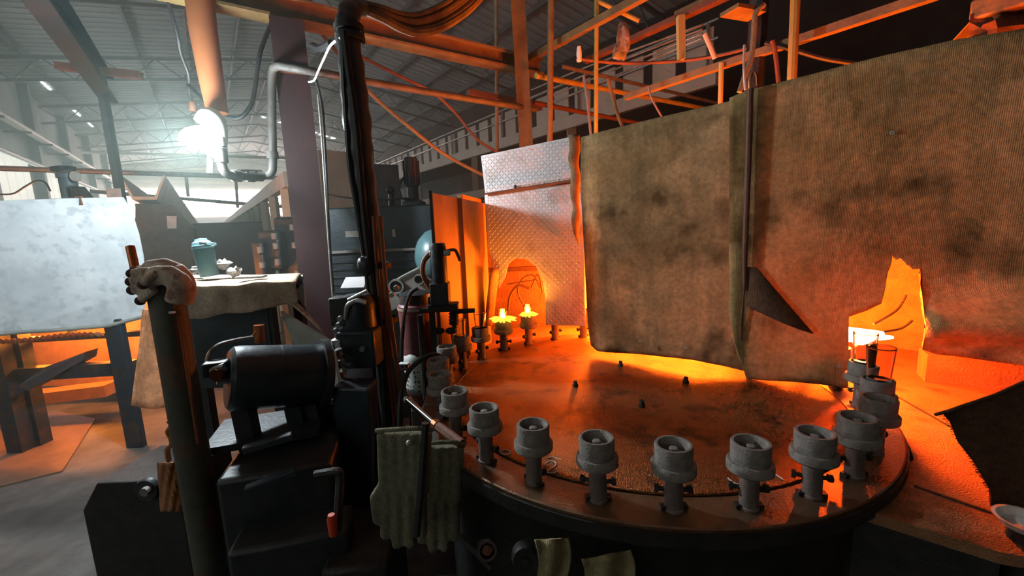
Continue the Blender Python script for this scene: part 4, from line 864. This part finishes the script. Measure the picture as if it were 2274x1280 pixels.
for (x0, y0, x1, y1, Y) in ((540, 1000, 650, 968, 1.2), (545, 1090, 660, 1045, 1.15)):
    obj('rib', MB().bar(pd(x0, y0, Y), pd(x1, y1, Y+.05), .03, .022), 'blue_black', gbx, bevel=.004, smooth=0)
obj('side_cover', MB().box((-.52, 1.28, .3), (.2, .3, .6), R(6)), 'black_iron', gbx, bevel=.015)
obj('bent_pipe', MB().tube(spline([pd(700, 1055, 1.1), pd(745, 1048, 1.1), pd(755, 1060, 1.1), pd(752, 1120, 1.08), pd(748, 1180, 1.06)], 6), .012, 8), 'black_iron', gbx)
tag(obj('lighter', MB().lathe([(0, -.03), (.011, -.03), (.012, -.02), (.012, .02), (.009, .03), (0, .03)], pd(738, 1166, 1.04), seg=12), 'red_plastic'), 'small bright red plastic handle in the dark below the machine', 'handle')
# ------------------------------------------------------------------ pipe stand with gloves
Yg = 1.3
g0 = pd(366, 632, Yg)
ps_ = thing('pipe_stand', (g0.x, g0.y, 0), 'dark olive upright pipe stand carrying worn gloves', 'pipe stand')
mat('olive_pipe', (.05,.055,.04), (.09,.095,.07), rough=.6, scale=9, bump=.25, bscale=50, c=(.12,.06,.03), cscale=13)
obj('tube', MB().lathe([(.0, 0), (.048, 0), (.048, g0.z), (.04, g0.z+.02), (0, g0.z+.025)], (g0.x, g0.y, 0), seg=24), 'olive_pipe', ps_)
obj('base_flange', MB().lathe([(0, 0), (.11, 0), (.11, .015), (.05, .02), (0, .02)], (g0.x, g0.y, 0), seg=24), 'olive_pipe', ps_)
obj('conduit', MB().tube([pd(397, 700, 1.27), pd(440, 985, 1.27)], .005, 8), 'cable_rust', ps_)
obj('clip', MB().box(pd(382, 694, 1.245), (.016, .006, .006), 0), 'white_plastic', ps_, smooth=0)
obj('plug_hole', MB().box(pd(382, 680, 1.25), (.014, .006, .018), 0), 'black_iron', ps_, smooth=0)
def glove(base, tips, wrist, label, m='glove', fr=.014, name='work_glove', group='striped cotton gloves on the pipe stand', th=.03):
    t = thing(name, (base[0].x, base[0].y, min(b.z for b in base) - .05), label, 'glove', group)
    mb = MB()
    for i in range(len(base)-1): mb.tube([base[i], base[i+1]], th, 12); mb.ball(base[i], th)
    mb.ball(base[-1], th)
    for tp in tips:
        q = spline(tp, 4); n_ = len(q)
        mb.tube(q, [fr*(1.15 - .25*i/n_) for i in range(n_)], 10); mb.ball(tp[-1], fr*.92, 10, 8)
    if wrist: mb.tube(spline(wrist, 4), [th*1.0 + .008*i/8 for i in range(4*(len(wrist)-1)+1)], 12)
    sh_ = obj('shell', mb, m, t, remesh=.005)
    for tp in tips:
        d = (Vector(tp[-1]) - Vector(tp[-2])).normalized()
        obj('finger_tip', MB().ball(Vector(tp[-1]) + d*.001, fr*1.0, 10, 8), 'glove_tip' if m == 'glove' else m, sh_)
    return t
G = lambda x, y, d=0: pd(x, y, Yg - .05 + d)
glove([G(350, 612), G(375, 612), G(395, 625)], [[G(345, 605), G(318, 604), G(293, 608)], [G(342, 618), G(318, 620), G(291, 626)], [G(342, 630), G(318, 640), G(294, 645)], [G(345, 640), G(328, 655), G(312, 668)]], [G(390, 618), G(402, 640), G(398, 670)], 'striped work glove, fingers pointing left, on the pipe stand')
glove([G(340, 598, .05), G(365, 595, .05), G(392, 605, .06)], [[G(345, 598, .04), G(322, 598, .03), G(300, 603, .02)], [G(350, 608, -.02), G(332, 618, -.03), G(318, 632, -.03)]], [G(385, 600, .05), G(404, 625, .05), G(405, 655, .05)], 'worn glove folded on top of the striped glove')
tag(obj('copper_tube', MB().tube([pd(289, 548, 1.32), pd(301, 602, 1.3)], .012, 14), 'copper'), 'short brown copper tube standing up behind the gloves', 'tube')
# cloth hung beside the stand
bcl = MB().grid(lambda a, b: pd(318 - 25*b + a*(22 + 64*b), 688 + 212*b + 8*math.sin(a*3)*b, 1.5 + .01*math.sin(a*7+b*2)), 12, 14)
tag(obj('hanging_cloth', bcl, 'beige_cloth', solid=.006, smooth=60), 'beige cloth hanging left of the pipe stand', 'cloth')
# ------------------------------------------------------------------ burlap-covered bench with thermos
Yt = 2.15
bn = thing('work_bench', (pd(540, 700, Yt).x, Yt+.1, 0), 'low dark bench under the burlap cloth', 'bench')
zt = pd(520, 630, Yt).z - .01
cxb = (pd(400, 640, Yt).x + pd(585, 640, Yt).x)/2; wb_ = pd(585, 640, Yt).x - pd(400, 640, Yt).x
obj('top', MB().box((cxb, Yt+.2, zt-.03), (wb_, .42, .05), 0), 'dark_steel', bn, smooth=0)
obj('front_panel', MB().box((cxb, Yt+.03, zt-.3), (wb_*.96, .02, .5), 0), 'blue_black', bn, smooth=0)
for sx in (-1, 1):
    for sy in (.05, .36): obj('leg', MB().bar((cxb + sx*wb_*.47, Yt+sy, 0), (cxb + sx*wb_*.47, Yt+sy, zt-.05), .05, .05), 'dark_steel', bn, smooth=0)
def bur(a, b):
    x = 398 + 262*a; w_ = .005*math.sin(a*9+1) + .003*math.sin(a*21)
    if b < .5: t = b/.5; p = pd(x + 10*(1-t), 616 + 16*math.sin(a*2)*0, Yt+.36).lerp(pd(x, 646 + 3*math.sin(a*8), Yt-.07), t); p.z = max(p.z, zt) + .012 + w_*t
    else:
        t = (b-.5)/.5; p = pd(x, 646 + 3*math.sin(a*8), Yt-.07) + Vector((0, -.012 - .01*math.sin(a*6), 0)); p.z = max(p.z, zt)+.012 + w_ - t*(.165 - .055*a + .008*math.sin(a*12))
    return p
tag(obj('burlap_cloth', MB().grid(bur, 30, 20), 'burlap', solid=.008, smooth=60), 'tan burlap cloth draped over the bench front', 'cloth')
def bur2(a, b):
    p0, p1, p2 = pd(612 - 60*b, 640 + 22*b, 2.12 - .1*b), pd(660 - 30*b, 668 + 12*b, 2.1 - .1*b), pd(722 - 6*b, 748 - 8*b, 2.05 - .12*b)
    return p0*(1-a)**2 + p1*2*a*(1-a) + p2*a*a + Z(.01)
tag(obj('burlap_tail', MB().grid(lambda a, b: bur2(a, b*.35), 16, 6), 'burlap', solid=.01, smooth=60), 'burlap strip sagging from the bench toward the red column', 'cloth')
gb = thing('leaning_board', pd(690, 860, 2.2), 'pale green board leaning below the burlap strip', 'board')
obj('sheet', MB().prism([pd(622, 692, 2.2), pd(735, 760, 2.15), pd(752, 850, 2.05), pd(735, 868, 2.05), pd(650, 760, 2.18)], Vector((.01, .012, 0))), 'green_board', gb, smooth=0)
obj('back_brace', MB().bar(pd(690, 790, 2.2), Vector((pd(690, 790, 2.2).x, 2.4, 0)), .03, .03), 'dark_steel', gb, smooth=0)
th = thing('thermos', pd(468, 612, 2.35), 'teal thermos flask with pale blue lid on the bench', 'flask')
b_ = pd(466, 614, 2.32); h_ = pd(458, 545, 2.32).z - b_.z; r_ = .05; b_.z = max(b_.z, zt+.02)
lean = Vector((-.10, 0, 1)).normalized()
obj('body', MB().lathe([(0, 0), (r_*.86, 0), (r_*.9, .006), (r_, h_*.8), (r_, h_), (r_*.9, h_+.004), (0, h_+.004)], b_, lean, 24), 'teal_plastic', th)
ld_ = obj('lid', MB().lathe([(r_*.92, h_+.003), (r_*.86, h_+.018), (r_*.6, h_+.026), (r_*.55, h_+.036), (0, h_+.04)], b_, lean, 24), 'teal_lid', th)
obj('handle', MB().tube(spline([b_ + lean*(h_*.95) + Vector((r_*.9, 0, 0)), b_ + lean*(h_*.98) + Vector((r_*1.5, 0, .01)), b_ + lean*h_ + Vector((r_*.3, -.04, .02))], 5), .004, 6), 'teal_lid', ld_)
obj('neck_band', MB().lathe([(r_, h_*.9), (r_*1.04, h_*.9), (r_*1.04, h_*.95), (r_, h_*.95), (r_, h_*.9)], b_, lean, 24), 'teal_lid', th)
for x, y, s, lab in ((438, 600, .028, 'crumpled grey wrapper left of the thermos'), (494, 588, .035, 'crumpled white paper right behind the thermos'), (520, 604, .034, 'crumpled pale paper near the bench middle')):
    p = pd(x, y, 2.36); p.z = max(p.z, zt + .03)
    tag(obj('paper_ball', MB().ball(p, (s, s*.8, s*.75), 14, 9, jitter=.9), 'crumple', smooth=20), lab, 'paper')
pl_ = pd(560, 628, 2.2); pl_.z = zt + .035
tag(obj('flat_tool', MB().box(pl_, (.14, .05, .012), R(6)), 'grey_pipe', bevel=.004), 'flat grey metal bar lying on the burlap', 'tool')
tag(obj('mug_base', MB().tube([pd(575, 722, 2.0), pd(578, 760, 2.0)], .024, 18).tube([pd(570, 735, 1.98), pd(560, 748, 1.98)], .006, 6), 'copper'), 'fire-lit copper sleeve standing behind the blower motor', 'sleeve')
for x, y in ((655, 690),): pass
ct = thing('cut_panel', pd(668, 660, 2.4), 'pale blue-grey corner panel at the foot of the red column', 'panel')
obj('panel', MB().prism([pd(652, 650, 2.45), pd(674, 628, 2.45), pd(677, 682, 2.45), pd(660, 664, 2.45)], Vector((0, .02, 0))), 'label_white', ct, smooth=0)
obj('curl', MB().tube(spline([pd(650, 634, 2.45), pd(660, 618, 2.45), pd(674, 615, 2.45)], 5), .012, 8), 'beige_trough', ct)
# ------------------------------------------------------------------ second machine at far left: white screen, blue frame
ws = thing('white_screen', pd(160, 740, 3.0), 'large white smudged sheet metal screen at the left', 'screen')
out = [(-120, 452), (0, 446), (150, 440), (273, 438), (292, 470), (308, 520), (318, 570), (324, 640), (318, 705), (240, 726), (120, 736), (0, 745), (-120, 750)]
obj('sheet', MB().prism([pd(x, y, 2.76 + .4*x/320) for x, y in out], Vector((0, .006, 0))), 'white_sheet', ws, smooth=0)
obj('rolled_edge', MB().tube([pd(x, y, 2.75 + .4*x/320) for x, y in ((-120, 748), (0, 742), (60, 737), (120, 734), (240, 724), (318, 704))], .014, 8), 'galv', ws)
obj('top_hook', MB().box(pd(176, 446, 2.98), (.04, .02, .06), 0), 'rust_red', ws, smooth=0)
tag(obj('dark_bracket', MB().prism([pd(x, y, 3.05) for x, y in ((153, 412), (176, 414), (198, 440), (176, 443), (158, 436))], Vector((0, .04, 0))), 'black_iron', smooth=0), 'black clamp block on top of the white screen', 'clamp')
vv = thing('pipe_valve', pd(150, 400, 3.1), 'grey-green pipe valve standing behind the top of white screen', 'valve')
obj('body', MB().lathe([(0, -.12), (.05, -.12), (.05, .05), (.06, .05), (.06, .08), (0, .08)], pd(153, 412, 3.12), seg=14), 'teal_steel', vv)
obj('handwheel', MB().lathe([(.03, -.008), (.07, -.008), (.07, .008), (.03, .008), (.03, -.008)], pd(140, 375, 3.12), (.2, -.3, 1), 16), 'dark_steel', vv)
obj('gauge', MB().lathe([(0, -.01), (.035, -.01), (.035, .01), (0, .01)], pd(168, 392, 3.08), (0, 1, 0), 16), 'galv', vv)
wire('bent_wire', [(0, 432, 3.1), (30, 430, 3.1), (55, 415, 3.1), (80, 402, 3.1), (100, 405, 3.1), (112, 425, 3.1)], .006, 'rubber', 'thin black wire looped above the white screen')
bf = thing('burner_trestle', pd(150, 890, 3.05) * 1, 'dark blue steel frame under the white screen', 'frame')
zf = 0.0
p0 = pd(255, 725, 3.1); obj('leg', MB().bar(Vector((p0.x, p0.y, 0)), Vector((p0.x, p0.y, 1.02)), .125, .05), 'blue_paint', bf, bevel=.006, smooth=0)
p1 = pd(60, 770, 3.2); obj('leg', MB().bar(Vector((p1.x-.05, p1.y, 0)), Vector((p1.x-.05, p1.y, .95)), .09, .09), 'blue_paint', bf, smooth=0)
p1 = pd(14, 780, 3.1); obj('leg', MB().bar(Vector((p1.x-.05, p1.y, 0)), Vector((p1.x-.05, p1.y, .95)), .12, .1), 'blue_paint', bf, smooth=0)
obj('rail', MB().bar(pd(-60, 838, 3.15), pd(300, 815, 3.15), .08, .10), 'blue_paint', bf, smooth=0)
obj('rail', MB().bar(pd(-60, 762, 3.3), pd(320, 740, 3.3), .05, .04), 'blue_paint', bf, smooth=0)
obj('twisted_rope', MB().tube([pd(-40 + 265*k/60, 757 - 12*k/60 + 4*math.sin(k*.1), 3.05) + Vector((0, .008*math.cos(k*2.1), .008*math.sin(k*2.1))) for k in range(61)], .016, 8), 'cable_rust', bf)
obj('sloping_trough', MB().prism([pd(40, 858, 3.0), pd(100, 816, 3.1), (pd(190, 782, 3.15)), pd(186, 800, 3.12), pd(110, 842, 3.05), pd(60, 868, 3.0)], Vector((0, .1, 0))), 'blue_paint', bf, smooth=0)
fbk = thing('fire_back', pd(150, 800, 3.9), 'fire-lit panel glowing behind the blue frame at left', 'screen')
a, b = pd(-160, 760, 3.85), pd(345, 760, 3.85)
obj('board', MB().box(((a.x+b.x)/2, 3.9, .72), (b.x-a.x, .03, .95), 0), 'firebrick', fbk, smooth=0)
obj('lower_lip', MB().bar(pd(-100, 905, 3.5), pd(250, 862, 3.6), .16, .1), 'firebrick', fbk, smooth=0)
for x in (60, 160, 260):
    q = pd(x, 742, 3.45); obj('burner', MB().tube([q, q + Z(.05)], .03, 10), 'black_iron', fbk); obj('flame', MB().lathe([(0, 0), (.025, .03), (.02, .08), (0, .13)], q + Z(.05), seg=10), 'flame_yellow', fbk)
    light('frame_burner_light', q + Z(.06), FIRE_W*.2, (1, .26, .02), .06)
# steel floor plates glowing in the fire light
fp = thing('floor_plate', pz(60, 1000, 0), 'dark steel floor plate lit orange at its near corner', 'floor plate')
obj('plate', MB().prism([pz(-300, 1110, .012), pz(-40, 1085, .012), pz(0, 1080, .012), pz(138, 1046, .012), pz(212, 930, .012), pz(120, 912, .012), pz(-300, 990, .012)], -Z(.012)), 'floor_steel', fp, smooth=0)
# ------------------------------------------------------------------ bottom left: dark box and amber bag
bx_ = thing('scrap_box', (pd(330, 1150, 1.75).x, 1.75, 0), 'dark steel scrap box standing on the concrete floor', 'box')
q = pd(340, 1150, 1.72); zb_ = pd(330, 1040, 1.7).z
obj('body', MB().prism([Vector((q.x-.17, 1.6, .0)), Vector((q.x+.24, 1.6, .0)), Vector((q.x+.24, 1.6, zb_)), Vector((q.x-.09, 1.6, zb_)), Vector((q.x-.17, 1.6, zb_-.12))], Vector((.02, .3, 0))), 'black_iron', bx_, bevel=.006, smooth=0)
obj('shaft_hole', MB().lathe([(0, -.01), (.045, -.01), (.05, .0), (.05, .01), (0, .01)], pd(328, 1088, 1.585), (0, 1, 0), 16), 'dark_steel', bx_)
obj('shaft', MB().lathe([(0, -.02), (.018, -.02), (.018, .02), (0, .02)], pd(328, 1088, 1.57), (0, 1, 0), 10), 'grey_pipe', bx_)
ab = MB().grid(lambda a, b: pd(350 + 62*a + 8*b, 1028 + 108*b, 1.38 - .03*math.sin(math.pi*a) + .006*math.sin(a*23 + b*9)), 14, 12)
am = thing('amber_sheath', pd(385, 1135, 1.38), 'amber crumpled wrap tied to the foot of the pipe stand', 'wrap')
obj('wrap', ab, 'amber', am, solid=.006, smooth=60)
for k, pts_ in enumerate(([(375, 1025), (372, 1000), (382, 985), (378, 968)], [(385, 980), (372, 960), (380, 945), (374, 935)], [(390, 1030), (395, 1000), (384, 990), (392, 975)], [(400, 1035), (402, 1012), (396, 1000)])):
    obj('twisted_strip', MB().tube(spline([pd(x, y, 1.36) for x, y in pts_], 4), .008 - .001*k, 6), 'amber', am)
# ------------------------------------------------------------------ canvas gauntlets hanging by the table
def gauntlet(x, y, Y, s, label, flip=1):
    t = thing('gauntlet', pd(x, y+250*s, Y), label, 'glove', 'canvas gauntlets hanging by the table')
    k = Y/F; mb = MB()
    W = lambda dx, dy, dd=0: pd(x + flip*dx*s, y + dy*s, Y + dd)
    def seg(p, q, r0, r1): mb.tube([p, p.lerp(q, .5), q], [r0, (r0+r1)/2, r1], 12); mb.ball(q, r1, 12, 8)
    for dx in (-46, -23, 0, 23, 46): seg(W(dx, 4), W(dx*.9, 130), .020, .020)
    for dx, L, r_ in ((-40, 232, .016), (-15, 252, .017), (12, 250, .017), (38, 228, .015)): seg(W(dx*.9, 120), W(dx*1.05, L), .02, r_)
    seg(W(-38, 115), W(-64, 150), .02, .017); seg(W(-64, 150), W(-58, 200), .017, .016)
    obj('shell', mb, 'canvas_green', t, remesh=.006)
    obj('cuff_hem', MB().tube([W(-62, 2), W(-30, 0, -.025), W(0, -2, -.03), W(30, -3, -.025), W(62, 0)], .007, 8), 'canvas_green', t)
    return t
gl = gauntlet(898, 955, 1.12, 1.0, 'large grey-green canvas gauntlet hanging by its cuff, nearest camera')
obj('rivet', MB().ball(pd(908, 985, 1.085), .009, 8, 6), 'galv', gl)
gauntlet(975, 985, 1.25, .92, 'second canvas gauntlet half hidden beside the table rim')
tag(obj('hanger_strap', MB().tube([pd(945, 940, 1.1), pd(935, 1080, 1.08), pd(925, 1190, 1.06)], .011, 6), 'rubber'), 'dark strap hanging between the two canvas gauntlets', 'strap')
# ------------------------------------------------------------------ things under the front rim
rg = thing('metal_ring', pd(1080, 1222, 1.0), 'tilted shiny cup ring lying in the dark under the table rim', 'ring')
obj('ring', MB().lathe([(.016, -.012), (.025, -.012), (.027, .0), (.025, .012), (.019, .012), (.016, -.012)], pd(1081, 1221, .98), (.15, -.9, .35), 24), 'chrome', rg)
obj('core', MB().lathe([(0, -.01), (.015, -.01), (.012, .008), (0, .01)], pd(1081, 1221, .98), (.15, -.9, .35), 16), 'rust_red', rg)
tag(obj('rod_end', MB().tube([pd(1020, 1190, 1.0), pd(1090, 1262, .97)], .008, 8), 'dark_steel'), 'dark thin rod below the shiny cup ring', 'rod')
dr = thing('drive_roller', pd(1165, 1232, 1.02), 'dark round drive roller under the table rim', 'roller')
obj('wheel', MB().lathe([(0, -.02), (.03, -.02), (.034, 0), (.03, .02), (0, .02)], pd(1163, 1235, 1.02), (.1, -.9, .2), 20), 'black_iron', dr)
obj('pin', MB().lathe([(0, -.03), (.008, -.03), (.008, 0), (0, 0)], pd(1163, 1235, 1.02), (-.1, .9, -.2), 10), 'dark_steel', dr)
def rag(pts, Y, label):
    m = MB().grid(lambda a, b: pd(pts[0][0]*(1-a)*(1-b) + pts[1][0]*a*(1-b) + pts[2][0]*a*b + pts[3][0]*(1-a)*b + 5*math.sin(b*6), pts[0][1]*(1-a)*(1-b) + pts[1][1]*a*(1-b) + pts[2][1]*a*b + pts[3][1]*(1-a)*b, Y + .012*math.sin(a*9 + b*3)), 12, 10)
    tag(obj('rag', m, 'ochre_cloth', solid=.006, smooth=60), label, 'rag', 'rags under the table')
rag([(1188, 1200), (1262, 1196), (1266, 1330), (1200, 1340)], .99, 'left ochre rag hanging below the table rim')
rag([(1292, 1244), (1400, 1222), (1420, 1340), (1300, 1350)], .97, 'right ochre rag hanging below the table rim')
# ------------------------------------------------------------------ right foreground: dark felt flap and dish
Yr = 1.0
ff = [(2092, 918), (2150, 898), (2212, 878), (2274, 850), (2420, 800), (2430, 1330), (2216, 1330), (2206, 1215), (2200, 1090), (2165, 1030), (2130, 985), (2112, 940)]
fe = thing('felt_flap', pd(2240, 1280, Yr), 'dark ragged felt apron hanging at the lower right', 'cloth')
obj('apron', MB().prism([pd(x, y, Yr + .12*(2274-x)/180*.3) for x, y in ff], Vector((.004, .008, 0))), 'dark_felt', fe, smooth=0)
fr_ = MB()
for k in range(60):
    t = k/59; x, y = (2092 + (2165-2092)*t*2, 918 + (1030-918)*t*2) if t < .5 else (2165 + 35*(t-.5)*2, 1030 + 60*(t-.5)*2)
    p = pd(x+3, y, 1.0 + .02); fr_.tube([p, p + Vector((-.008 - .006*random.random(), 0, -.004 + .008*random.random()))], .0008, 4)
f_ = obj('frayed_thread', fr_, 'dark_felt', fe); f_['kind'] = 'stuff'
obj('top_hem', MB().tube([pd(2076, 922, 1.03), pd(2110, 912, 1.02), pd(2212, 877, 1.0), pd(2274, 849, .99), pd(2400, 806, .98)], .004, 6), 'dark_felt', fe)
ds = thing('white_dish', pd(2280, 1190, .9), 'pale dish on a dark stub at the lower right corner', 'dish')
obj('dish', MB().lathe([(0, 0), (.04, 0), (.055, .018), (.057, .02), (.05, .02), (.038, .006), (0, .006)], pd(2278, 1172, .9), seg=24), 'white_plastic', ds)
obj('stub', MB().lathe([(0, -.2), (.03, -.2), (.03, 0), (0, 0)], pd(2278, 1172, .9), seg=16), 'black_iron', ds)
# ------------------------------------------------------------------ daylight through the windows, plus an added fill near the camera
light('window_daylight', B(45.5, 3, 4.6), DAY*90, (1, .96, .85), kind='AREA', size=(15, 2.2), direction=-U + Vector((0, 0, -.05)))
light('near_fill', B(2.5, -4.7, 3.6), 28, (.86, .97, 1), kind='AREA', size=(13, 2.0), direction=V)  # added soft fill from the left for the camera-facing sides
light('side_daylight', B(26, -4.7, 3.8), DAY*28, (.86, .97, 1), kind='AREA', size=(34, 2.0), direction=V)
# ------------------------------------------------------------------ haze hanging in the hall
hm = bpy.data.materials.new('haze'); hm.use_nodes = True; nt = hm.node_tree; nt.nodes.remove(nt.nodes['Principled BSDF'])
vsn_ = nt.nodes.new('ShaderNodeVolumeScatter'); vsn_.inputs['Color'].default_value = (.76, 1, .93, 1); vsn_.inputs['Density'].default_value = HAZE; vsn_.inputs['Anisotropy'].default_value = .3
nt.links.new(vsn_.outputs[0], nt.nodes['Material Output'].inputs['Volume']); MATS['haze'] = hm
hz = obj('haze', MB().box(B(24.1, 1.2, 4.6), (43.6, 12.2, 9.0), UZ), 'haze', smooth=0); hz['kind'] = 'structure'
